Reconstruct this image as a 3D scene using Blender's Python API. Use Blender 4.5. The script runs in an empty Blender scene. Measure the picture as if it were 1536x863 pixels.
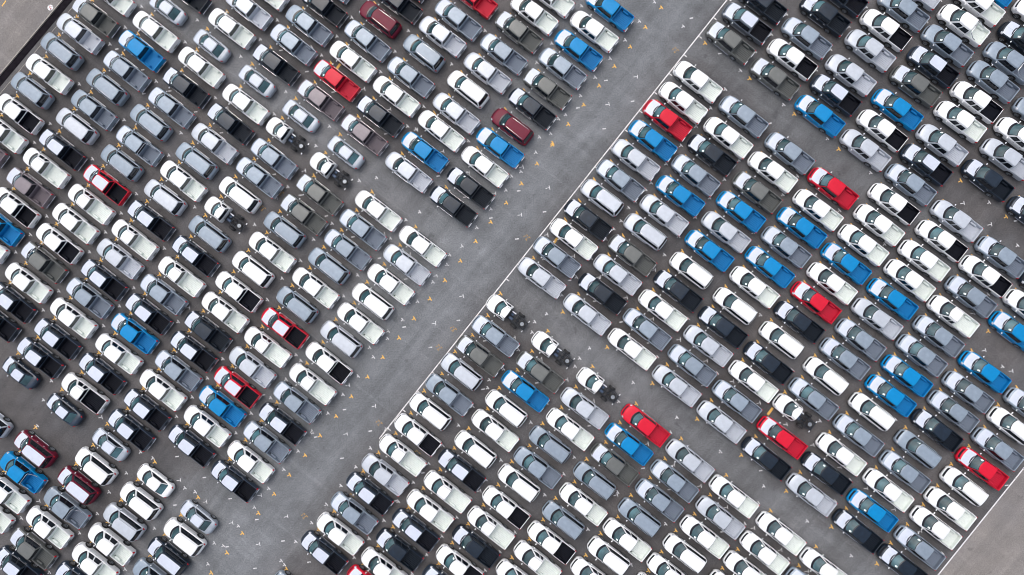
import bpy, math, random
from mathutils import Vector, Matrix
random.seed(7)
R = math.radians
scene = bpy.context.scene
COLN = scene.collection

# ------------------------------------------------------------------ camera, sky, sun, exposure
CAM_H = 73.0
cd = bpy.data.cameras.new('camera'); cam = bpy.data.objects.new('camera', cd); COLN.objects.link(cam)
cam.location = (0, 0, CAM_H); cam.rotation_euler = (0, R(1.5), 0)
cd.sensor_fit = 'HORIZONTAL'; cd.sensor_width = 36.0; cd.lens = 36.0*1038.0/1536.0
cd.clip_start = 0.5; cd.clip_end = 2000
scene.camera = cam

world = bpy.data.worlds.new('World'); scene.world = world; world.use_nodes = True
wt = world.node_tree; bgn = wt.nodes['Background']
sky = wt.nodes.new('ShaderNodeTexSky'); sky.sky_type = 'NISHITA'; sky.sun_disc = False
SUN_EL, SUN_AZ = 62.0, 330.0
sky.sun_elevation = R(SUN_EL); sky.sun_rotation = R(SUN_AZ)
sky.air_density = 1.0; sky.dust_density = 4.0; sky.ozone_density = 1.0
hs = wt.nodes.new('ShaderNodeHueSaturation'); hs.inputs['Saturation'].default_value = 0.5
wt.links.new(sky.outputs[0], hs.inputs['Color']); wt.links.new(hs.outputs[0], bgn.inputs[0])
bgn.inputs[1].default_value = 0.15
sl = bpy.data.lights.new('sun', 'SUN'); sl.energy = 0.5; sl.angle = R(80); sl.color = (1, .97, .93)
so = bpy.data.objects.new('sun', sl); COLN.objects.link(so)
az, el = R(SUN_AZ), R(SUN_EL)
sd = Vector((math.sin(az)*math.cos(el), math.cos(az)*math.cos(el), math.sin(el)))
so.rotation_euler = sd.to_track_quat('Z', 'Y').to_euler(); so.location = (0, 0, 40)
scene.view_settings.view_transform = 'Standard'; scene.view_settings.look = 'None'
scene.view_settings.exposure = 0.52; scene.view_settings.gamma = 1.0
scene.view_settings.use_curve_mapping = False
scene.render.engine = 'CYCLES'; scene.cycles.filter_width = 0.85

# ------------------------------------------------------------------ materials
def nodes(m): return m.node_tree.nodes, m.node_tree.links
def mat(name, col, rough=.5, metal=0., coat=0., spec=.5, var=0., vscale=3.0, emis=None):
    m = bpy.data.materials.new(name); m.use_nodes = True
    N, K = nodes(m); b = N['Principled BSDF']
    b.inputs['Base Color'].default_value = (*col, 1); b.inputs['Roughness'].default_value = rough
    b.inputs['Metallic'].default_value = metal; b.inputs['Coat Weight'].default_value = coat
    b.inputs['Coat Roughness'].default_value = .08; b.inputs['Specular IOR Level'].default_value = spec
    if var > 0:
        tc = N.new('ShaderNodeTexCoord'); oi = N.new('ShaderNodeObjectInfo')
        va = N.new('ShaderNodeVectorMath'); va.operation = 'ADD'
        K.new(tc.outputs['Object'], va.inputs[0]); K.new(oi.outputs['Random'], va.inputs[1])
        nz = N.new('ShaderNodeTexNoise'); nz.inputs['Scale'].default_value = vscale; nz.inputs['Detail'].default_value = 4
        K.new(va.outputs[0], nz.inputs['Vector'])
        mr = N.new('ShaderNodeMapRange'); mr.inputs['From Min'].default_value = .3; mr.inputs['From Max'].default_value = .7
        mr.inputs['To Min'].default_value = 1-var; mr.inputs['To Max'].default_value = 1+var
        K.new(nz.outputs['Fac'], mr.inputs['Value'])
        mr2 = N.new('ShaderNodeMapRange'); mr2.inputs['To Min'].default_value = 1-var*.8; mr2.inputs['To Max'].default_value = 1+var*.8
        K.new(oi.outputs['Random'], mr2.inputs['Value'])
        mu = N.new('ShaderNodeMath'); mu.operation = 'MULTIPLY'
        K.new(mr.outputs[0], mu.inputs[0]); K.new(mr2.outputs[0], mu.inputs[1])
        vm = N.new('ShaderNodeVectorMath'); vm.operation = 'SCALE'; vm.inputs[0].default_value = col
        K.new(mu.outputs[0], vm.inputs['Scale']); K.new(vm.outputs[0], b.inputs['Base Color'])
    return m
PAINT = {
 'w': mat('white_paint', (.74,.745,.75), .40, 0, .2, var=.015),
 's': mat('silver_paint', (.47,.50,.55), .40, .15, .3, var=.06),
 'g': mat('steel_grey_paint', (.235,.285,.345), .42, .15, .3, var=.09),
 'k': mat('black_paint', (.008,.016,.029), .34, 0, .22, .3, var=.25),
 'b': mat('blue_paint', (.0,.205,.47), .40, .0, .12, .2, var=.05),
 'r': mat('red_paint', (.58,.008,.030), .40, .0, .12, .2, var=.05),
 'm': mat('maroon_paint', (.13,.008,.026), .42, .0, .05, .2, var=.05),
 'o': mat('olive_grey_paint', (.115,.12,.115), .42, .1, .2, var=.08),
 't': mat('brown_grey_paint', (.175,.148,.165), .42, .1, .2, var=.08),
 'd': mat('dark_navy_paint', (.016,.028,.048), .36, .0, .25, .4, var=.2),
 'e': mat('dark_steel_paint', (.10,.12,.15), .36, .2, .5, var=.1),
 'q': mat('sedan_steel_paint', (.30,.335,.385), .4, .15, .3, var=.1),
}
M = {
 'film': mat('protective_film', (.53,.565,.65), .5, 0, .2, var=.04),
 'glass': mat('tinted_glass', (.036,.085,.098), .06, 0, 0, .7, var=.5, vscale=.9),  # noise in the base colour stands in for mottled reflections
 'sideglass': mat('dark_side_glass', (.008,.011,.016), .08, 0, 0, .8),
 'frit': mat('black_glass_border', (.008,.009,.014), .25),
 'tyre': mat('tyre_rubber', (.018,.018,.019), .8),
 'rim': mat('alloy_rim', (.30,.32,.35), .4, .7),
 'trim': mat('black_plastic', (.018,.02,.024), .5),
 'liner': mat('bed_liner_plastic', (.005,.006,.011), .65, 0, 0, .15, var=.2),
 'chrome': mat('chrome_trim', (.62,.63,.66), .22, .85),
 'headlight': mat('headlight_lens', (.55,.57,.6), .12, .3, .5),
 'redlens': mat('red_tail_lens', (.5,.006,.015), .2, 0, .4),
 'paper': mat('paper_sticker', (.80,.88,.86), .6),
 'steel': mat('dark_chassis_steel', (.02,.024,.032), .45, .3),
 'tank': mat('blue_grey_tank', (.06,.09,.15), .4, .3),
 'mirrorw': mat('mirror_cap', (.72,.73,.77), .3, .2, .3),
 'gasket': mat('roof_gasket', (.06,.06,.065), .6),
}
PAINTBED = {}  # bed copies of the body paints, most darkened to paint in recess shade
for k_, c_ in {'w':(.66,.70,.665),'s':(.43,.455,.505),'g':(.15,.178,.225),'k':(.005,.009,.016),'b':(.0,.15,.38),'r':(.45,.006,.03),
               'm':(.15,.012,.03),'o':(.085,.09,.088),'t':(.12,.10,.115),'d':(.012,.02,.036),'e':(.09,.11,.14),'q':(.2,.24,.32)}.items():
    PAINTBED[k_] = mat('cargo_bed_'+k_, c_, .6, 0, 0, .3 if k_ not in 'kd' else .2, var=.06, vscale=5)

# ------------------------------------------------------------------ mesh builder
class MB:
    def __init__(s): s.v = []; s.f = []; s.m = []; s.sm = []
    def add(s, vs, fs, mi=0, smooth=True):
        o = len(s.v); s.v += [tuple(p) for p in vs]
        for f in fs: s.f.append(tuple(o+i for i in f)); s.m.append(mi); s.sm.append(smooth)
    def grid(s, rows, mi=0, smooth=True, closed=False, flip=False):
        n = len(rows[0]); vs = [p for r in rows for p in r]; fs = []
        for i in range(len(rows)-1):
            for j in range(n if closed else n-1):
                a, b = i*n+j, i*n+(j+1) % n; c, d = (i+1)*n+(j+1) % n, (i+1)*n+j
                fs.append((a, d, c, b) if flip else (a, b, c, d))
        s.add(vs, fs, mi, smooth)
    def poly(s, pts, mi=0): s.add(pts, [tuple(range(len(pts)))], mi, False)
    def box(s, c, d, mi=0, bev=.0, rot=None):
        x, y, z = d[0]/2, d[1]/2, d[2]/2
        b = min(bev, x*.9, y*.9, z*.9)
        if b <= 0:
            vs = [(i*x, j*y, k*z) for i in (-1, 1) for j in (-1, 1) for k in (-1, 1)]
            fs = [(0,1,3,2),(4,6,7,5),(0,4,5,1),(2,3,7,6),(0,2,6,4),(1,5,7,3)]
        else:
            prof = []
            for (sx, sy) in ((1,1),(-1,1),(-1,-1),(1,-1)):
                pts = [(sx*x, sy*(y-b)), (sx*(x-b), sy*y)]
                prof += pts if sx*sy > 0 else pts[::-1]
            def ring(k, ins): return [(px*(1-ins/x), py*(1-ins/y), k) for px, py in prof]
            rs = [ring(-z, b), ring(-z+b, 0), ring(z-b, 0), ring(z, b)]
            vs = [p for r in rs for p in r]; n = 8; fs = []
            for i in range(3):
                for j in range(n): fs.append((i*n+j, i*n+(j+1) % n, (i+1)*n+(j+1) % n, (i+1)*n+j))
            fs.append(tuple(range(n))[::-1]); fs.append(tuple(3*n+i for i in range(n)))
        mt = (rot or Matrix.Identity(3)); cc = Vector(c)
        s.add([mt @ Vector(p)+cc for p in vs], fs, mi, False)
    def tube(s, pts, r, n=6, mi=0, caps=True):
        rows = []; pts = [Vector(p) for p in pts]
        for i, p in enumerate(pts):
            t = (pts[min(i+1, len(pts)-1)]-pts[max(i-1, 0)]).normalized()
            a = t.cross(Vector((0, 0, 1)))
            if a.length < .05: a = t.cross(Vector((1, 0, 0)))
            a.normalize(); b = t.cross(a)
            rows.append([p+(a*math.cos(2*math.pi*k/n)+b*math.sin(2*math.pi*k/n))*r for k in range(n)])
        s.grid(rows, mi, True, True)
        if caps: s.poly(rows[0][::-1], mi); s.poly(rows[-1], mi)
    def disc_profile(s, prof, axis, c, n=20, mi=0):      # prof: (radius, offset along axis)
        rows = []
        for r, h in prof:
            row = []
            for k in range(n):
                a = 2*math.pi*k/n; u, v = r*math.cos(a), r*math.sin(a)
                p = (u, h, v) if axis == 'y' else (u, v, h)
                row.append((p[0]+c[0], p[1]+c[1], p[2]+c[2]))
            rows.append(row)
        s.grid(rows, mi, True, True)
    def mesh(s, name, mats):
        me = bpy.data.meshes.new(name); me.from_pydata(s.v, [], s.f); me.validate()
        for m in mats: me.materials.append(m)
        if len(me.polygons) == len(s.f):
            me.polygons.foreach_set('material_index', s.m); me.polygons.foreach_set('use_smooth', s.sm)
        me.update(); me.set_sharp_from_angle(angle=R(38)) if any(s.sm) else None
        return me

def interp(tab, x):
    if x >= tab[0][0]: return tab[0][1]
    for (a, va), (b, vb) in zip(tab, tab[1:]):
        if x >= b: return vb+(va-vb)*(x-b)/(a-b)
    return tab[-1][1]
def sgn(a): return 1 if a >= 0 else -1

# ------------------------------------------------------------------ vehicle shapes (local: +x forward, z up)
SPECS = {
 'crew': dict(front=2.68, rear=-.90, tail=-2.66, top=[(2.68,.60),(2.63,.67),(2.57,.72),(2.52,.90),(2.44,.99),(2.2,1.05),(1.9,1.10),(1.42,1.15),(1.25,1.12),(-2.7,1.10)],
    w=[(2.68,.52),(2.62,.68),(2.5,.80),(2.3,.875),(2.0,.91),(1.6,.92),(-2.0,.925),(-2.5,.91),(-2.66,.86)], wheels=(1.72,-1.33), wr=.38,
    gb=(1.50,.78,-.90,.855,1.10), gr=(.80,.62,-.86,.665,1.78), sw=((.10,.44),(.52,.92)), nose=(2.46,2.58), hl=(2.34,2.52)),
}
SPECS['short'] = dict(SPECS['crew'], rear=-.42, gb=(1.50,.78,-.42,.855,1.10), gr=(.80,.62,-.38,.665,1.76), sw=((.13,.56),(.66,.93)))
SPECS['chassis'] = dict(SPECS['crew'], rear=.03, gb=(1.50,.78,.03,.855,1.10), gr=(.80,.62,.07,.655,1.76), sw=((.18,.80),), wheels=(1.72,-1.15))
SPECS['suv'] = dict(front=2.42, rear=-2.40, tail=-2.40, top=[(2.42,.60),(2.38,.66),(2.32,.72),(2.27,.90),(2.18,.99),(1.95,1.05),(1.6,1.10),(1.2,1.14),(1.05,1.10),(-2.2,1.10),(-2.33,1.0),(-2.40,.8)],
    w=[(2.42,.52),(2.36,.68),(2.25,.80),(2.05,.875),(1.75,.91),(1.3,.92),(-1.8,.925),(-2.15,.89),(-2.33,.80),(-2.40,.70)], wheels=(1.48,-1.35), wr=.38,
    gb=(1.28,.78,-2.28,.83,1.10), gr=(.56,.62,-2.04,.655,1.80), sw=((.10,.36),(.39,.66),(.69,.93)), nose=(2.20,2.33), hl=(2.08,2.27))
SPECS['sedan'] = dict(front=2.15, rear=-2.18, tail=-2.18, top=[(2.15,.52),(2.1,.60),(2.04,.66),(1.98,.74),(1.85,.80),(1.5,.88),(1.1,.94),(.9,.92),(-1.4,.94),(-1.95,.95),(-2.08,.88),(-2.18,.68)],
    w=[(2.15,.46),(2.08,.64),(1.95,.76),(1.7,.83),(1.3,.85),(-1.3,.85),(-1.8,.82),(-2.05,.72),(-2.18,.52)], wheels=(1.32,-1.25), wr=.31,
    gb=(1.16,.70,-1.62,.68,.91), gr=(.38,.55,-.92,.57,1.44), sw=((.12,.42),(.46,.80)), nose=(1.92,2.06), hl=(1.78,1.98))

def warp(sp, x, y):
    f = max(0., min(1., (x-.9)/1.6)); g = max(0., min(1., (-x-1.6)/.8))*(.10 if sp['rear'] == sp['tail'] else 0.)
    return x-.24*f*y*y+g*y*y
def zbot(sp, x):
    z = .30
    for xw in sp['wheels']:
        r = sp['wr']+.07; d = abs(x-xw)
        if d < r: z = max(z, sp['wr']-.02+math.sqrt(r*r-d*d))
    return z
RK = [(.90, .0), (1.0, .12), (1.012, .5), (1.0, .80), (.965, .93), (.87, 1.0), (.6, 1.02), (.3, 1.03), (0, 1.033)]
def ringpt(sp, x, r, side):
    w = interp(sp['w'], x); zt = interp(sp['top'], x); zb = min(zbot(sp, x), zt-.1)
    i = min(int(r), len(RK)-2); t = r-i
    a = RK[i][0]+(RK[i+1][0]-RK[i][0])*t; b = RK[i][1]+(RK[i+1][1]-RK[i][1])*t
    y = w*a*side; z = zb+(zt-zb)*min(b, 1.)+max(0, b-1.)*1.0
    return Vector((warp(sp, x, y), y, z))
def stations(sp, x0, x1):
    xs = set([x0, x1]+[a for a, _ in sp['top']+sp['w'] if x1 < a < x0])
    for xw in sp['wheels']:
        r = sp['wr']+.07
        for k in range(-6, 7):
            x = xw+r*math.sin(k*math.pi/12)
            if x1 < x < x0: xs.add(x)
        for e in (-r-.005, r+.005):
            if x1 < xw+e < x0: xs.add(xw+e)
    xs = sorted(xs, reverse=True); out = [xs[0]]
    for x in xs[1:]:
        while out[-1]-x > .3: out.append(out[-1]-.25)
        if out[-1]-x > .003: out.append(x)
    return out
def body_patch(mb, sp, x0, x1, r0, r1, off=.008, side=1, nx=4, nr=4, mi=0):
    rows = []
    for i in range(nx+1):
        x = x0+(x1-x0)*i/nx; row = []
        for j in range(nr+1):
            r = r0+(r1-r0)*j/nr
            p = ringpt(sp, x, r, side); dx = ringpt(sp, x-.02, r, side)-ringpt(sp, x+.02, r, side)
            dr = ringpt(sp, x, min(r+.05, 7.999), side)-ringpt(sp, x, max(r-.05, 0), side)
            n = dx.cross(dr); n.normalize()
            if n.dot(Vector((0.2*sgn(x), side*.6, 1))) < 0: n = -n
            row.append(p+n*off)
        rows.append(row)
    mb.grid(rows, mi, True, flip=(side > 0))

def hood_z(sp, xw, y):
    x = xw
    for _ in range(6): x += xw-warp(sp, x, y)
    a = abs(y)/interp(sp['w'], x); zt = interp(sp['top'], x); zb = min(zbot(sp, x), zt-.1)
    for (a0, b0), (a1, b1) in zip(RK[4:], RK[5:]):
        if a >= a1:
            b = b0+(b1-b0)*(a0-a)/(a0-a1); return zb+(zt-zb)*min(b, 1.)+max(0, b-1.)
    return zt
def gh_curve(sp, which, k, t):      # k: 'f' t -1..1 ; 's' t 0..1 ; 'r' t -1..1
    xf, wf, xr, wr, z = sp[which]
    c = .29 if which == 'gb' else .17
    cr = .05
    if k == 'f': return Vector((xf-c*t*t, wf*t, z))
    if k == 's': return Vector((xf-c+(xr+cr-(xf-c))*t, wf+(wr-wf)*(1-(1-t)**2)+.012*math.sin(math.pi*t), z))
    return Vector((xr+cr*t*t, wr*t, z))
def gh_pt(sp, k, t, v, side=1):
    a = gh_curve(sp, 'gb', k, t); b = gh_curve(sp, 'gr', k, t)
    p = a.lerp(b, v); bl = .035*math.sin(math.pi*min(max(v, 0), 1))
    if k == 'f': p.x += bl
    elif k == 's': p.y += bl
    else: p.x -= bl*.6
    if v > .9: p.z -= (v-.9)*.12
    if side < 0 and k == 's': p.y = -p.y
    return p
def gh_patch(mb, sp, k, t0, t1, v0, v1, off, side=1, nt=6, nv=4, mi=0, taper=0.):
    rows = []
    for i in range(nt+1):
        row = []
        for j in range(nv+1):
            v = v0+(v1-v0)*j/nv; t = t0+(t1-t0)*i/nt
            p = gh_pt(sp, k, t, v, side); e = .01
            n = (gh_pt(sp, k, t+e, v, side)-gh_pt(sp, k, t-e, v, side)).cross(gh_pt(sp, k, t, v+e, side)-gh_pt(sp, k, t, v-e, side)); n.normalize()
            o = {'f': Vector((1, 0, .3)), 's': Vector((0, side, .3)), 'r': Vector((-1, 0, .3))}[k]
            if n.dot(o) < 0: n = -n
            row.append(p+n*off)
        rows.append(row)
    mb.grid(rows, mi, True, flip=(k == 's' and side < 0) or k == 'r')

def greenhouse(mb, sp):
    half = [('f', i/5) for i in range(0, 6)]+[('s', i/8) for i in range(1, 9)]+[('r', 1-i/3) for i in range(1, 4)]
    lv = [0, .25, .5, .75, .92, 1.0]
    rings = []
    for v in lv:
        L = [gh_pt(sp, k, t, v) for k, t in half]
        if v == 1.0:
            cx = sum(p.x for p in L)/len(L); L = [Vector((cx+(p.x-cx)*.975, p.y*.965, p.z+.018)) for p in L]
        rings.append(L+[Vector((p.x, -p.y, p.z)) for p in L[-2:0:-1]])
    mb.grid(rings, 0, True, True, flip=False)
    L = rings[-1][:len(half)]; rows = []
    wmax = max(p.y for p in L)
    for p in L:
        rows.append([Vector((p.x+(.03 if p.x > 0 else -.0)*(1-(q*q))*0, p.y*q, p.z+.035*(1-(p.y*q/wmax)**2)-.035*(1-(p.y/wmax)**2)*(1 if abs(p.y) < wmax*.2 else 0)*0)) for q in (1, .6, .2, -.2, -.6, -1)])
    for row, p in zip(rows, L):
        for q_ in row:
            ex = (q_.x-L[-1].x)/(L[0].x-L[-1].x); q_.z = p.z+.022*(1-(q_.y/wmax)**2)*min(1, 14*ex*(1.001-ex)+.0) if ex > 0 else p.z
    mb.grid(rows, 0, True)
def roof_pt(sp, x, y):
    xf, wf, xr, wr, z = sp['gr']; ex = (x-xr)/(xf-xr)
    return Vector((x, y, z-.012+.018+.022*(1-(y/wr)**2)*min(1, 14*ex*(1-ex))))

def body_mesh(sp, kind):
    mb = MB(); bed = kind == 'pickup'
    xs = stations(sp, sp['front'], sp['rear']-(.05 if bed else 0))
    rows = []
    for x in xs:
        half = [ringpt(sp, x, r, 1) for r in range(9)]
        rows.append(half+[Vector((p.x, -p.y, p.z)) for p in half[-2::-1]])
    mb.grid(rows, 0, True, True, flip=True)
    mb.poly([p for p in rows[0]], 0); mb.poly([p for p in rows[-1]][::-1], 0)
    greenhouse(mb, sp)
    if bed:
        xs = stations(sp, sp['rear']-.05, sp['tail']+.03)
        for s in (1, -1):
            rows = []
            for x in xs:
                w = interp(sp['w'], x); zb = zbot(sp, x); zt = 1.115
                pr = [(w*.9, zb), (w, zb+(zt-zb)*.12), (w*1.012, zb+(zt-zb)*.5), (w, zb+(zt-zb)*.85), (w-.012, zt-.02), (w-.03, zt), (w-.07, zt), (w-.08, zt-.03)]
                rows.append([Vector((x, s*a, b)) for a, b in pr])
            mb.grid(rows, 0, True, flip=(s > 0))
        mb.box((sp['tail']+.01, 0, .80), (.07, 1.66, .62), 0, .02)
        for s in (1, -1): mb.box((sp['tail']+.03, s*.845, .72), (.07, .07, .5), 0, .02)
    # panel seams: bonnet sides and doors
    for s in (1, -1):
        body_patch(mb, sp, sp['nose'][0]-.03, sp['gb'][0]-.32, 4.93, 5.0, .004, s, 6, 1, 1)
        dx = [sp['gb'][0]-.45, (-.02 if bed else .1)] + ([sp['rear']+.02] if kind == 'pickup' else [-.95])
        if sp['rear'] > -.2: dx = [sp['gb'][0]-.45]
        for x in dx: body_patch(mb, sp, x, x-.022, .6, 4.6, .004, s, 1, 6, 1)
    # thin roof gaskets
    xf, wf, xr, wr, z = sp['gr']
    for s in (1, -1):
        rows = []
        for i in range(7):
            x = xf-.22+(xr+.08-(xf-.22))*i/6
            w0 = (wf+(wr-wf)*min(1, i/4))*.90
            rows.append([roof_pt(sp, x, s*w0)+Vector((0, 0, .006)), roof_pt(sp, x, s*(w0-.025))+Vector((0, 0, .006))])
        mb.grid(rows, 1, False, flip=(s < 0))
    return mb

def cargo_mesh(sp, liner):
    mb = MB(); x0 = sp['rear']-.055; x1 = sp['tail']+.045; fl = .66; yi = .80
    top = 1.122 if liner else 1.10; lip = .055 if liner else .02
    # walls with top lip
    for s in (1, -1):
        mb.grid([[Vector((x, s*(yi+lip), top)), Vector((x, s*(yi-.0), top)), Vector((x, s*(yi-.015), top-.04)), Vector((x, s*(yi-.03), fl))] for x in (x0, (x0+x1)/2, x1)], 0, False, flip=(s < 0))
    mb.grid([[Vector((x0, y, top)), Vector((x0-.05, y, top)), Vector((x0-.06, y, fl))] for y in (-yi, 0, yi)], 0, False)
    mb.grid([[Vector((x1, y, top-.02)), Vector((x1+.035, y, top-.02)), Vector((x1+.04, y, fl))] for y in (yi, 0, -yi)], 0, False)
    # ribbed floor
    n = 9; rows = [[], []]
    for i in range(n):
        y0 = -yi+2*yi*i/n; y1 = -yi+2*yi*(i+1)/n; h = .035
        for y, z in ((y0, fl), (y0+.25*(y1-y0), fl), (y0+.32*(y1-y0), fl+h), (y0+.9*(y1-y0), fl+h), (y1-.02*(y1-y0), fl)):
            rows[0].append(Vector((x0, y, z))); rows[1].append(Vector((x1, y, z)))
    mb.grid(rows, 0, False)
    xw = sp['wheels'][1]
    for s in (1, -1): mb.box((max(xw, x1+.6)-.07 if x0 > -.6 else xw-.32, s*.70, .80), (.72, .2, .30), 0, .05)
    return mb

def wheel_mesh(r, wd=.25):
    mb = MB()
    mb.disc_profile([(r*.62, -wd/2), (r*.93, -wd/2), (r, -wd/2+.04), (r, wd/2-.04), (r*.93, wd/2), (r*.66, wd/2)], 'y', (0, 0, 0), 22, 0)
    mb.disc_profile([(r*.66, wd/2-.002), (r*.62, wd/2-.02), (r*.56, wd/2-.05), (.001, wd/2-.05)], 'y', (0, 0, 0), 22, 2)
    mb.disc_profile([(r*.62, -wd/2), (.001, -wd/2)], 'y', (0, 0, 0), 22, 0)
    for k in range(6):
        a = 2*math.pi*k/6
        mb.box((math.cos(a)*r*.36, wd/2-.03, math.sin(a)*r*.36), (r*.55, .03, r*.14), 1, .008, Matrix.Rotation(-a, 3, 'Y'))
    mb.disc_profile([(r*.66, wd/2-.004), (r*.60, wd/2+.004), (r*.56, wd/2-.02)], 'y', (0, 0, 0), 22, 1)
    mb.disc_profile([(r*.15, wd/2-.03), (r*.13, wd/2), (.001, wd/2)], 'y', (0, 0, 0), 10, 1)
    return mb

MESH = {}
def getmesh(key, build, mats):
    k = (key, tuple(m.name for m in mats))
    if k not in MESH:
        base = ('base', key)
        if base not in MESH: MESH[base] = build().mesh(key.split('/')[-1], mats); MESH[k] = MESH[base]
        else:
            me = MESH[base].copy(); me.materials.clear()
            for m in mats: me.materials.append(m)
            MESH[k] = me
    return MESH[k]
def part(root, name, key, build, mats, loc=(0, 0, 0), label=None, scale=None):
    o = bpy.data.objects.new(name, getmesh(key, build, mats)); COLN.objects.link(o)
    o.parent = root; o.location = loc
    if scale: o.scale = scale
    if label: o['label'] = label
    return o

def patchmesh(f):
    def b():
        mb = MB(); f(mb); return mb
    return b

def make_vehicle(code):
    c, k, fl = code[0], code[1], code[2:]
    shp = {'P': 'crew', 'L': 'crew', 'X': 'short', 'Y': 'short', 'S': 'suv', 'D': 'sedan', 'C': 'chassis'}[k]
    sp = SPECS[shp]; pick = k in 'PLXY'
    pc = 'q' if (k == 'D' and c in 'sg') else c
    P = PAINT[pc]
    name = {'S': 'sport_utility_vehicle', 'D': 'sedan', 'C': 'chassis_truck'}.get(k, 'pickup_truck')
    root = bpy.data.objects.new(name, None); COLN.objects.link(root); root.empty_display_size = .5
    part(root, 'body', shp+'/body', lambda: body_mesh(sp, 'pickup' if pick else 'solid'), [P, M['gasket']])
    # glass
    def ws(mb):
        gh_patch(mb, sp, 'f', -.985, .985, -.10, .99, .006, nt=10, mi=1)
        gh_patch(mb, sp, 'f', -.90, .90, .20, .93, .011, nt=10, mi=0)
        rows = []
        for i in range(13):      # black cowl panel where the bonnet meets the glass
            t = -.97+1.94*i/12; b0 = gh_curve(sp, 'gb', 'f', t); row = []
            for dxx in (-.10, .0, .10):
                x = b0.x+dxx
                row.append(Vector((x, b0.y, hood_z(sp, x, b0.y)+.014)))
            rows.append(row)
        mb.grid(rows, 1, True)
    w_ = part(root, 'windshield', shp+'/windshield', patchmesh(ws), [M['glass'], M['frit']])
    sgn_ = part(w_, 'sticker', shp+'/sticker', patchmesh(lambda mb: gh_patch(mb, sp, 'f', .62, .84, .62, .86, .016, nt=2, nv=2)), [M['paper']])
    def wip(mb):
        for t0, t1 in ((-.75, .0), (.0, .7)):
            mb.tube([gh_pt(sp, 'f', t0+(t1-t0)*i/4, -.04+.12*i/4)+Vector((.02, 0, .015)) for i in range(5)], .012, 4)
    part(w_, 'wiper', shp+'/wiper', patchmesh(wip), [M['trim']])
    def rw(mb):
        gh_patch(mb, sp, 'r', -.94, .94, .12 if k != 'D' else .02, .95, .006, nt=4, mi=1)
        gh_patch(mb, sp, 'r', -.88, .88, .20 if k != 'D' else .07, .88, .011, nt=4, mi=0)
    part(root, 'rear_window', shp+'/rear_window', patchmesh(rw), [M['glass'] if k == 'D' else M['sideglass'], M['frit']])
    for s in (1, -1):
        for wi, (a, b) in enumerate(sp['sw']):
            part(root, 'side_window', '%s/%d%d/side_window' % (shp, s, wi), patchmesh(lambda mb, a=a, b=b, s=s: gh_patch(mb, sp, 's', a, b, .05, .80, .008, s, mi=0)), [M['sideglass']])
    if c not in 'ws' or k in 'SD':   # dark cars wear a black pillar band under the roof edge
        for s in (1, -1):
            part(root, 'window_surround', '%s/%d/window_surround' % (shp, s), patchmesh(lambda mb, s=s: gh_patch(mb, sp, 's', .05, .96, .03, .84, .004, s, nt=10)), [M['trim']])
    # protective film
    xa, xb = sp['gb'][0]-.06, sp['nose'][0]-.10
    if (c in 'gkbrotde' and 'N' not in fl and not (k == 'S' and 'F' not in fl)) or 'F' in fl or (k == 'D' and c != 'w'):
        def hf(mb):
            for s in (1, -1): body_patch(mb, sp, xb, xa-.02, 5.05, 7.99, .012, s, 6, 6)
        part(root, 'hood_film', shp+'/hood_film', patchmesh(hf), [M['film']], label='white protective sheet on the bonnet')
    if c in 'de' or 'F' in fl or (k == 'D' and c != 'w'):
        def rf(mb):
            xf, wf, xr, wr, z = sp['gr']
            rows = []
            for i in range(9):
                x = xf-.10+(xr+.07-(xf-.10))*i/8; wd = (wf+(wr-wf)*min(1, i/4))*.84*(.86 if i == 0 else 1)
                rows.append([roof_pt(sp, x, wd*q)+Vector((0, 0, .012)) for q in (1, .6, .2, -.2, -.6, -1)])
            mb.grid(rows, 0, True)
        part(root, 'roof_film', shp+'/roof_film', patchmesh(rf), [M['film']], label='white protective sheet on the roof')
    # lamps, grille, bumper
    for s in (1, -1):
        part(root, 'headlight', '%s/%d/headlight' % (shp, s), patchmesh(lambda mb, s=s: body_patch(mb, sp, sp['hl'][1], sp['hl'][0], 3.1, 5.3, .010, s, 4, 4)), [M['headlight']])
    def gr(mb):
        for s in (1, -1): body_patch(mb, sp, sp['nose'][1], sp['nose'][0]+.045, 5.6, 7.99, .010, s, 4, 6)
    part(root, 'grille', shp+'/grille', patchmesh(gr), [M['trim']])
    part(root, 'lower_intake', shp+'/lower_intake', patchmesh(lambda mb: mb.grid([[Vector((warp(sp, sp['front'], y)+.012, y, z)) for z in (.34, .46)] for y in (-.46, -.35, -.2, 0, .2, .35, .46)], 0, False)), [M['trim']])
    for s in (1, -1):
        def tl(mb, s=s):
            if pick: mb.box((sp['tail']+.025, s*.872, .93), (.17, .085, .30), 0, .025)
            elif k == 'C': mb.box((-2.18, s*.62, .62), (.08, .2, .12), 0, .01)
            elif k == 'S': body_patch(mb, sp, -2.20, -2.37, 3.5, 5.0, .012, s, 4, 4)
            else: body_patch(mb, sp, -1.97, -2.11, 3.7, 5.1, .012, s, 4, 4)
        part(root, 'taillight', '%s/%d/taillight' % (shp, s), patchmesh(tl), [M['redlens'] if k != 'C' else M['mirrorw']])
        def mi(mb, s=s):
            x, y = sp['gb'][0]-.42, interp(sp['w'], 1.)+.13; z = sp['gb'][4]+.03
            mb.box((x, s*y, z), (.12, .20, .15), 0, .05); mb.box((x, s*(y-.15), z-.04), (.06, .14, .05), 1, .01)
        part(root, 'side_mirror', '%s/%d/side_mirror' % (shp, s), patchmesh(mi), [P if c == 'w' else M['mirrorw'], M['trim']])
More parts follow.
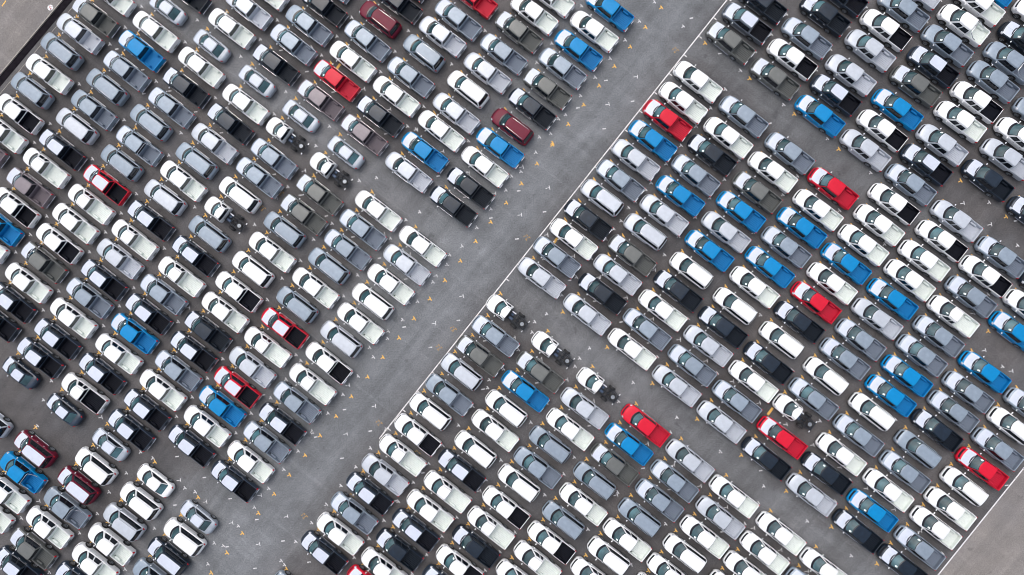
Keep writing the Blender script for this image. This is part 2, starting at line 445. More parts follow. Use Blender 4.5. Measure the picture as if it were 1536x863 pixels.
        if k in 'PLXYS':
            part(root, 'side_step', '%s/%d/side_step' % (shp, s), patchmesh(lambda mb, s=s: mb.box(((sp['wheels'][0]+sp['wheels'][1])/2, s*.955, .40), (1.95, .07, .05), 0, .02)), [M['chrome'] if c not in 'w' else M['trim']])
        if k != 'C':
            for hx in ((.28, -.62) if pick else (.1, -.75)):
                part(root, 'door_handle', '%s/%d%d/door_handle' % (shp, s, hx*100), patchmesh(lambda mb, s=s, hx=hx: mb.box((hx, s*(interp(sp['w'], hx)+.015), .90*sp['gb'][4]), (.2, .045, .05), 0, .015)), [M['chrome']])
    if pick:
        def rb(mb):
            mb.box((sp['tail']-.075, 0, .50), (.14, 1.62, .12), 0, .03); mb.box((sp['tail']-.08, 0, .565), (.10, .5, .012), 1, 0)
        part(root, 'rear_bumper', shp+'/rear_bumper', patchmesh(rb), [M['chrome'], M['trim']])
        ln = k in 'LY'
        part(root, 'cargo_bed', shp+('/l' if ln else '/p')+'/cargo_bed', lambda: cargo_mesh(sp, ln), [M['liner'] if ln else PAINTBED[c]], label='black plastic bed liner' if ln else None)
    if 'R' in fl:
        def rbar(mb):
            x = sp['rear']-.10; pts = [(x-.85, .80, 1.14), (x-.55, .79, 1.20), (x-.2, .75, 1.48), (x, .70, 1.60), (x+.02, .5, 1.66)]
            mb.tube(pts+[(a, -b, z) for a, b, z in pts[::-1]], .035, 8)
        part(root, 'roll_bar', shp+'/roll_bar', patchmesh(rbar), [M['chrome']])
    if k == 'S':
        for s in (1, -1):
            part(root, 'roof_rail', 'suv/%d/roof_rail' % s, patchmesh(lambda mb, s=s: mb.tube([(.30, s*.545, 1.80), (.15, s*.565, 1.845), (-1.6, s*.595, 1.85), (-1.8, s*.59, 1.80)], .018, 6)), [P if c == 'w' else M['chrome']])
    # wheels
    r = sp['wr']
    for wi, xw in enumerate(sp['wheels']):
        for s in (1, -1):
            yw = interp(sp['w'], xw)-.118
            if k == 'C' and wi: yw = .74
            o = part(root, 'wheel', '%.2f/wheel' % r, lambda: wheel_mesh(r), [M['tyre'], M['rim'], M['trim']], (xw, s*yw, r))
            if s < 0: o.rotation_euler = (0, 0, math.pi)
    if k == 'C':
        def frame(mb):
            for s in (1, -1):
                mb.box((-1.05, s*.40, .60), (2.3, .08, .15), 0, .01)
                mb.tube([(-.45, s*.52, .48), (-1.15, s*.55, .36), (-1.9, s*.52, .52)], .035, 6)
            for x in (-.1, -.75, -1.45, -2.12): mb.box((x, 0, .60), (.09, .74, .10), 0, .01)
            mb.tube([(-1.15, -.68, .38), (-1.15, .68, .38)], .05, 8); mb.box((-1.15, 0, .40), (.28, .26, .26), 0, .06)
            mb.tube([(.1, 0, .45), (-1.1, 0, .42)], .04, 6)
            for s in (1, -1): mb.tube([(-1.35, s*.3, .45), (-1.0, s*.3, .75)], .03, 6)
            mb.box((-2.22, 0, .56), (.06, 1.1, .05), 0, .01)
        part(root, 'chassis_frame', 'c/chassis_frame', patchmesh(frame), [M['steel']])
        part(root, 'fuel_tank', 'c/fuel_tank', patchmesh(lambda mb: (mb.box((-.42, .22, .56), (.5, .3, .22), 0, .05), mb.box((-.35, -.2, .58), (.32, .28, .2), 0, .05))), [M['tank']])
        part(root, 'air_tank', 'c/air_tank', patchmesh(lambda mb: mb.box((-.38, -.46, .70), (.52, .13, .12), 0, .03)), [M['mirrorw']])
        def spare(mb):
            mb.disc_profile([(.20, .0), (.34, .0), (.36, .05), (.36, .17), (.33, .21), (.22, .21)], 'z', (-1.72, 0, .62), 24, 0)
            mb.disc_profile([(.22, .20), (.17, .14), (.09, .14), (.07, .19), (.001, .19)], 'z', (-1.72, 0, .62), 24, 1)
        part(root, 'spare_wheel', 'c/spare_wheel', patchmesh(spare), [M['tyre'], M['rim']])
    return root

# ------------------------------------------------------------------ structure: ground and roads
def road_mat(name, base, warm, big=.12, fine=.22, streak=.10, lane=None):
    m = bpy.data.materials.new(name); m.use_nodes = True; N, K = nodes(m); b = N['Principled BSDF']
    tc = N.new('ShaderNodeTexCoord')
    def noise(scale, det, rough=.6, rot=0, sc=(1, 1, 1), dist=0.):
        mp = N.new('ShaderNodeMapping'); mp.vector_type = 'TEXTURE'; mp.inputs['Rotation'].default_value = (0, 0, rot); mp.inputs['Scale'].default_value = tuple(1/q for q in sc)
        K.new(tc.outputs['Object'], mp.inputs[0]); n = N.new('ShaderNodeTexNoise')
        n.inputs['Scale'].default_value = scale; n.inputs['Detail'].default_value = det; n.inputs['Roughness'].default_value = rough; n.inputs['Distortion'].default_value = dist
        K.new(mp.outputs[0], n.inputs['Vector']); return n.outputs['Fac']
    def mr(s, a, b_, lo, hi):
        n = N.new('ShaderNodeMapRange'); n.inputs[1].default_value = a; n.inputs[2].default_value = b_; n.inputs[3].default_value = lo; n.inputs[4].default_value = hi
        K.new(s, n.inputs[0]); return n.outputs[0]
    def mul(a, b_):
        n = N.new('ShaderNodeMath'); n.operation = 'MULTIPLY'; K.new(a, n.inputs[0]); K.new(b_, n.inputs[1]); return n.outputs[0]
    A = mr(noise(.055, 5, .62, dist=.8), .32, .68, 1-big, 1+big)
    B = mr(noise(.45, 6, .65), .3, .7, 1-big*.7, 1+big*.7)
    C = mr(noise(7, 6, .78), .25, .75, 1-fine, 1+fine)
    D = mr(noise(.5, 4, .6, R(51), (.12, 1.5, 1), .3), .35, .7, 1-streak, 1+streak)
    E = mr(noise(.9, 3, .6, R(-38), (.07, 1.6, 1), .6), .56, .72, 1, 1+streak*1.1)
    f = mul(mul(mul(A, B), mul(C, D)), E)
    sp_ = mr(noise(2.2, 3, .5), .70, .76, 1, .72); f = mul(f, sp_)
    pale = None      # driven lanes paler from wear; bays darker, shade between parked cars put into the colour: distance from the middle of each lane, with a ragged edge
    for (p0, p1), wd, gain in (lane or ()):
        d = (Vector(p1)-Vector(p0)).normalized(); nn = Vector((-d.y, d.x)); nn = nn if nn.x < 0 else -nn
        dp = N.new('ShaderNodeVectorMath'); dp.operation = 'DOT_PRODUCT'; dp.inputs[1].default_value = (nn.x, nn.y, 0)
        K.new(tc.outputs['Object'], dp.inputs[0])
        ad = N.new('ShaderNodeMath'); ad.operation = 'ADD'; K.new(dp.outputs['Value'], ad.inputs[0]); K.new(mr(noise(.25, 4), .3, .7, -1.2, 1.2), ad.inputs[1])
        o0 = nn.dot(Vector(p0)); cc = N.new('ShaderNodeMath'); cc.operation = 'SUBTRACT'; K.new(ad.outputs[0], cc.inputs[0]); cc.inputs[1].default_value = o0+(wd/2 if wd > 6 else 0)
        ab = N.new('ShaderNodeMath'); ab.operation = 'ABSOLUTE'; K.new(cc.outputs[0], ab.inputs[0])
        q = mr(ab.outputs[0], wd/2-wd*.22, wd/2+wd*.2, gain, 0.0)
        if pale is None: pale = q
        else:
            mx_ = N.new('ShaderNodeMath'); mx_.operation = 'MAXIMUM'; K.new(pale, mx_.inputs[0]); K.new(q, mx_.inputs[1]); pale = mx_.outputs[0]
    mixc = N.new('ShaderNodeMix'); mixc.data_type = 'RGBA'; K.new(mr(noise(.12, 3), .35, .65, 0, 1), mixc.inputs[0])
    mixc.inputs[6].default_value = (*base, 1); mixc.inputs[7].default_value = (*warm, 1)
    f = mul(f, mr(noise(.8, 2, .5), .66, .74, 1, .74)); f = mul(f, mr(noise(1.7, 6, .8), .60, .66, 1, 1.22))
    cout = mixc.outputs[2]
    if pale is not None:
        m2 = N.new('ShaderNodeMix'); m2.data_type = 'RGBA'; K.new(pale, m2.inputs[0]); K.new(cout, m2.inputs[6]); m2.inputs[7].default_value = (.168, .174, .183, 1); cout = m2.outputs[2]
    vm = N.new('ShaderNodeVectorMath'); vm.operation = 'SCALE'; K.new(cout, vm.inputs[0]); K.new(f, vm.inputs['Scale'])
    K.new(vm.outputs[0], b.inputs['Base Color']); b.inputs['Roughness'].default_value = .85; b.inputs['Specular IOR Level'].default_value = .3
    bp = N.new('ShaderNodeBump'); bp.inputs['Strength'].default_value = .25; bp.inputs['Distance'].default_value = .01
    K.new(noise(60, 3), bp.inputs['Height']); K.new(bp.outputs[0], b.inputs['Normal'])
    return m
def worn(name, col, lo=.42, hi=.5, under=(.12, .12, .125)):
    m = mat(name, col, .7); N, K = nodes(m); b = N['Principled BSDF']
    tc = N.new('ShaderNodeTexCoord'); n = N.new('ShaderNodeTexNoise'); n.inputs['Scale'].default_value = 6; n.inputs['Detail'].default_value = 6; n.inputs['Roughness'].default_value = .7
    K.new(tc.outputs['Object'], n.inputs['Vector'])
    r = N.new('ShaderNodeMapRange'); r.inputs[1].default_value = lo-.12; r.inputs[2].default_value = lo
    K.new(n.outputs['Fac'], r.inputs[0]); mx = N.new('ShaderNodeMix'); mx.data_type = 'RGBA'
    mx.inputs[6].default_value = (*under, 1); mx.inputs[7].default_value = (*col, 1); K.new(r.outputs[0], mx.inputs[0]); K.new(mx.outputs[2], b.inputs['Base Color'])
    return m
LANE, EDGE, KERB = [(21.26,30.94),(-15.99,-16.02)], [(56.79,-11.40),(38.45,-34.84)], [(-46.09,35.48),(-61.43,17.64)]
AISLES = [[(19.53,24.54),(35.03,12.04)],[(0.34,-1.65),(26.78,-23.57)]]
ASPH = road_mat('asphalt', (.092, .090, .094), (.098, .090, .089), .24, .50, .15, ((LANE, 13.0, 1.0), (AISLES[0], 4.6, .6), (AISLES[1], 5.0, .6)))  # dark bay tone has the shade between parked cars painted in
ROADM = road_mat('road_asphalt', (.185, .172, .168), (.215, .195, .182), .14, .36, .12)
WHITE = worn('white_road_paint', (.70, .68, .68), .47); YEL = worn('yellow_road_paint', (.72, .42, .10), .43)
WHITE2 = worn('worn_white_paint', (.56, .55, .56), .47); FADED = worn('faded_yellow_paint', (.42, .25, .07), .52)
KERBM = mat('kerb_concrete', (.30, .27, .24), .8, var=.15, vscale=2); DRAINM = mat('gutter_dark', (.012, .010, .013), .95, 0, 0, .05, var=.3, vscale=2)

def struct(name, mb, mats):
    o = bpy.data.objects.new(name, mb.mesh(name, mats)); COLN.objects.link(o); o['kind'] = 'structure'; return o
def sheet(mb, pts, z, mi=0):
    a = sum(pts[i][0]*pts[(i+1) % len(pts)][1]-pts[(i+1) % len(pts)][0]*pts[i][1] for i in range(len(pts)))
    if a < 0: pts = pts[::-1]
    mb.poly([(p[0], p[1], z) for p in pts], mi)
def strip(mb, a, b, w, z, mi=0, end=0.):
    a, b = Vector(a), Vector(b); d = (b-a).normalized(); n = Vector((-d.y, d.x))*w/2
    sheet(mb, [tuple(a+n), tuple(a-n), tuple(b-n), tuple(b+n)], z, mi)
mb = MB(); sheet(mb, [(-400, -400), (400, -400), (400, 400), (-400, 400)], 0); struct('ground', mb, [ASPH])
def extended(seg, k): a, b = Vector(seg[0]), Vector(seg[1]); d = (b-a).normalized(); return a-d*k, b+d*k, d
a, b, d = extended(EDGE, 150); n = Vector((-d.y, d.x)); n = n if n.x > 0 else -n
mb = MB(); sheet(mb, [tuple(a+n*.05), tuple(b+n*.05), tuple(b+n*120), tuple(a+n*120)], .004); struct('road', mb, [ROADM])
ek, fk, dk = extended(KERB, 150); nk = Vector((-dk.y, dk.x)); nk = nk if nk.x < 0 else -nk
mb = MB(); sheet(mb, [tuple(ek+nk*.12), tuple(fk+nk*.12), tuple(fk+nk*120), tuple(ek+nk*120)], .10); struct('road', mb, [ROADM])
mb = MB()
mb.add([(*tuple(ek+nk*o_), z) for o_, z in ((.12, .10), (.10, .125), (0, .125), (-.02, .0))]+[(*tuple(fk+nk*o_), z) for o_, z in ((.12, .10), (.10, .125), (0, .125), (-.02, .0))], [(0,1,5,4),(1,2,6,5),(2,3,7,6)], 0, False)
struct('kerb', mb, [KERBM])
mb = MB(); sheet(mb, [tuple(ek-nk*.02), tuple(fk-nk*.02), tuple(fk-nk*.78), tuple(ek-nk*.78)], .004); struct('gutter', mb, [DRAINM])  # flat, very dark strip along the lot side of the kerb
mb = MB()
strip(mb, ek-nk*1.25, fk-nk*1.25, .06, .008, 1)
strip(mb, LANE[0], LANE[1], .12, .008, 0)
for t in ([(20.83,30.14),(19.29,28.20),(17.76,26.26),(16.22,24.32),(14.67,22.37),(13.13,20.42),(11.59,18.47),(10.04,16.51),(8.49,14.56),(6.94,12.60),(5.39,10.64),(3.84,8.68),(2.28,6.71),(0.72,4.75),(-0.83,2.78),(-2.39,0.81),(-3.96,-1.17),(-5.52,-3.14),(-7.09,-5.12),(-8.65,-7.10),(-10.22,-9.08),(-11.79,-11.07),(-13.37,-13.05),(-14.94,-15.04)]):
    ld = (Vector(LANE[1])-Vector(LANE[0])).normalized()
    # foot of the tick on the line
    p = Vector(LANE[0])+ld*((Vector(t)-Vector(LANE[0])).dot(ld)); q = p+Vector((.79, -.61))*.42
    if (p-Vector(LANE[0])).dot(ld) < (Vector(LANE[1])-Vector(LANE[0])).length: strip(mb, p, q, .11, .012, 0)
strip(mb, *extended(EDGE, 60)[:2], .14, .012, 0)
struct('road_lines', mb, [WHITE, KERBM])

MARKS = [
("w",13.07,29.98),("y",13.80,29.40),("w",11.50,27.99),("y",12.16,27.35),("w",10.02,26.02),("y",10.57,25.31),
("w",8.44,24.10),("y",8.92,23.27),("w",6.87,22.13),("y",7.31,21.25),("w",5.33,20.21),("y",5.68,19.25),
("w",3.77,18.22),("y",4.07,17.20),("w",2.19,16.24),("y",2.40,15.24),("d",16.90,28.23),("t",11.15,22.15),
("t",8.18,19.28),("d",10.75,19.56),("d",7.97,21.77),("d",5.03,18.90),("d",7.80,16.69),("n",15.25,24.92),
("w",5.43,29.66),("w",16.08,27.41),("w",20.46,20.77),("w",18.95,18.82),("w",17.42,16.91),("w",22.02,22.73),
("w",23.57,24.67),("y",18.37,25.63),("y",23.00,21.88),("d",19.85,24.49),("t",-0.50,23.34),("w",2.31,25.74),
("w",0.73,23.73),("t",-44.26,28.17),("d",-41.45,23.29),("d",-44.26,25.54),("d",-41.32,20.73),("d",-38.52,21.00),
("d",-35.70,18.75),("d",-32.92,16.50),("t",-32.33,19.12),("d",-26.51,25.24),("d",-23.73,22.96),("d",-20.91,20.76),
("t",-17.66,21.09),("t",-14.90,18.91),("d",-15.31,16.29),("t",-12.03,16.72),("b",-20.30,23.56),("w",-23.20,25.62),
("w",-12.06,16.77),("w",26.49,19.12),("y",27.62,18.14),("w",31.01,15.55),("d",25.03,17.16),("w",31.32,24.86),
("w",-16.24,11.66),("w",-11.65,8.02),("w",-2.51,10.29),("y",-2.46,8.96),("w",-4.10,8.30),("y",-4.10,6.94),
("w",-5.60,6.36),("y",-5.69,4.90),("w",-7.15,4.39),("y",-7.31,2.84),("w",-8.75,2.45),("y",-8.96,0.78),
("w",-10.25,0.60),("t",-3.75,9.94),("t",-6.54,12.15),("t",-9.26,14.41),("d",-12.51,14.07),("d",-9.72,11.79),
("d",-6.92,9.54),("d",-4.15,7.33),("t",-24.00,12.44),("t",-27.05,9.56),("d",-27.23,12.05),("d",-24.45,9.82),
("d",-21.64,7.59),("d",-18.78,5.37),("d",-15.97,3.11),("d",-13.18,0.90),("t",-12.77,3.55),("t",-9.97,1.25),
("n",-28.48,8.46),("n",-26.54,10.14),("t",-18.73,4.62),("t",-15.53,5.68),("y",2.40,15.05),("w",0.64,14.27),
("y",0.78,13.07),("t",-0.86,12.74),("w",-0.94,12.25),("y",-0.86,10.98),("d",-1.21,10.19),("t",1.92,10.53),
("d",1.52,7.97),("t",-1.03,7.67),("d",-1.38,5.12),("n",-0.33,5.30),("b",2.70,4.99),("w",9.58,7.03),
("w",8.01,5.10),("w",6.43,3.09),("w",4.91,1.12),("w",14.11,3.47),("t",13.02,1.86),("w",12.46,1.59),
("w",11.06,9.04),("w",12.72,11.02),("w",14.29,13.01),("w",15.85,14.92),("t",7.27,1.12),("d",4.15,0.75),
("d",1.43,2.95),("t",1.75,5.56),("w",20.37,11.34),("w",18.81,9.42),("w",17.30,7.41),("w",15.59,5.39),
("w",21.88,13.32),("w",23.37,5.77),("t",4.56,3.32),("y",32.21,14.45),("w",35.47,11.97),("y",44.70,11.10),
("t",44.89,8.76),("w",47.61,8.84),("y",49.34,7.36),("t",47.68,6.55),("d",50.24,6.89),("w",50.48,4.39),
("w",27.93,11.65),("w",26.41,9.73),("w",36.90,4.53),("w",32.26,8.05),("y",-53.09,-15.01),("w",-52.91,-14.83),
("t",-45.99,-13.90),("w",-52.24,-12.05),("t",-36.48,-2.14),("w",-11.88,-1.45),("y",-10.55,-1.18),("w",-13.48,-3.40),
("y",-12.24,-3.27),("w",-15.08,-5.38),("y",-13.84,-5.31),("w",-16.59,-7.35),("y",-15.56,-7.38),("w",-18.23,-9.39),
("y",-17.18,-9.46),("w",-19.84,-11.34),("y",-18.91,-11.55),("w",-21.44,-13.34),("y",-20.55,-13.65),("w",-23.14,-15.26),
("t",-7.19,-0.88),("t",-10.11,-3.78),("d",-7.58,-3.48),("d",-13.34,-4.19),("d",-10.55,-6.34),("n",-8.11,-4.36),
("n",-9.63,-6.34),("n",-16.02,-14.34),("t",-16.50,-12.57),("t",-19.30,-10.35),("d",-19.71,-12.97),("t",-22.30,-13.29),
("d",-16.95,-15.23),("w",-24.36,-7.76),("w",-25.93,-9.77),("w",-27.58,-11.73),("d",-28.39,-11.45),("w",-6.04,-12.52),
("w",-4.45,-10.58),("w",-2.78,-8.58),("d",-4.80,-5.64),("d",-4.98,-10.75),("w",-7.54,-14.54),("w",-15.26,-14.99),
("w",-12.81,-1.59),("w",1.78,-2.76),("w",6.29,-6.36),("w",10.85,-9.97),("w",15.42,-13.60),("y",1.91,-4.55),
("y",6.61,-8.29),("y",8.15,-6.26),("y",12.89,-10.05),("y",17.54,-13.76),("y",3.49,-2.55),("w",3.36,-0.77),
("t",10.07,-1.05),("t",12.81,-3.28),("t",15.63,-5.46),("t",18.43,-7.67),("t",21.18,-9.81),("t",23.92,-12.04),
("t",-1.70,-5.28),("t",1.12,-7.51),("t",3.85,-9.70),("t",6.61,-11.92),("d",6.78,-1.44),("d",9.58,-3.63),
("d",12.42,-5.82),("d",0.69,-10.06),("w",0.25,-4.70),("w",-1.21,-6.55),("w",4.77,-8.29),("w",0.11,-14.20),
("d",18.08,-10.26),("d",20.84,-12.44),("d",6.22,-14.56),("w",9.32,-11.96),("d",1.75,-12.31),("y",47.53,-4.50),
("t",47.08,-6.49),("w",48.95,-8.16),("t",49.85,-8.64),("w",47.48,-0.69),("t",45.95,-2.63),("b",25.08,-12.94),
("t",26.70,-14.27),("w",-40.31,-18.23),("y",-40.09,-18.62),("d",-37.71,-18.07),("t",-37.47,-20.58),("d",-34.76,-20.29),
("w",-35.72,-21.81),("y",-35.39,-22.38),("t",-34.64,-22.86),("d",-37.96,-23.26),("d",-31.97,-22.53),("t",-31.83,-25.08),
("w",-31.07,-25.41),("y",-30.62,-26.17),("w",-32.69,-27.52),("d",-32.29,-27.66),("y",-32.29,-28.27),("w",-34.35,-29.50),
("y",-33.99,-30.42),("t",-52.78,-22.93),("d",-55.84,-25.78),("w",-29.33,-23.40),("d",-29.33,-29.93),("b",-51.00,-22.77),
("w",-23.05,-15.42),("y",-22.27,-15.71),("d",-22.78,-15.90),("t",-19.53,-15.52),("w",-24.63,-17.38),("y",-23.88,-17.82),
("w",-26.19,-19.34),("y",-25.56,-19.91),("w",-27.80,-21.38),("y",-27.19,-21.96),("y",-28.89,-24.02),("t",-28.75,-22.12),
("d",-19.98,-18.13),("t",-25.92,-24.35),("d",-29.11,-24.73),("t",-28.93,-27.31),("d",-26.29,-26.98),("d",-23.52,-29.21),
("w",-26.45,-29.06),("w",-26.11,-29.50),("y",-25.88,-29.94),("n",-24.00,-24.30),("w",-16.90,-17.01),("w",-18.46,-19.02),
("w",-20.07,-21.02),("w",-21.62,-23.02),("w",-23.20,-25.00),("w",-24.90,-27.00),("d",-17.13,-20.38),("d",-14.28,-22.62),
("d",-11.49,-24.84),("w",-9.23,-16.67),("w",-10.70,-18.60),("w",-12.33,-20.61),("w",-13.93,-22.65),("w",-15.47,-24.67),
("w",-17.04,-26.61),("w",-18.64,-28.63),("w",-6.22,-22.24),("w",-7.72,-24.28),("w",-9.31,-26.29),("w",-10.91,-28.28),
("w",-12.47,-30.30),("w",-4.63,-20.29),("w",-3.04,-18.20),("w",-4.72,-29.86),("w",-3.16,-27.89),("n",-11.97,-17.51),
("n",-19.00,-22.16),("d",-11.35,-19.63),("t",-5.33,-21.47),("w",19.94,-17.17),("w",24.44,-20.74),("y",22.14,-17.53),
("y",20.58,-19.62),("y",15.89,-15.82),("t",12.28,-16.40),("t",15.02,-18.60),("t",17.80,-20.77),("t",20.54,-22.99),
("t",23.35,-25.14),("w",4.68,-17.85),("w",1.57,-21.83),("w",-0.01,-23.90),("w",-1.56,-25.81),("w",6.12,-25.42),
("w",4.47,-27.51),("w",2.96,-29.46),("w",9.23,-21.50),("d",11.85,-18.98),("d",14.60,-21.20),("d",20.11,-25.58),
("d",24.09,-19.15),("t",9.06,-21.77),("t",10.57,-29.12),("w",28.94,-24.35),("w",33.47,-27.92),("y",25.16,-23.30),
("y",26.79,-21.23),("y",31.46,-24.93),("y",36.13,-28.73),("y",29.86,-27.00),("t",29.48,-16.42),("t",32.26,-18.71),
("t",35.01,-20.90),("t",37.84,-23.07),("t",40.54,-25.30),("t",26.15,-27.39),("t",28.91,-29.59),("d",49.34,-20.50)
]
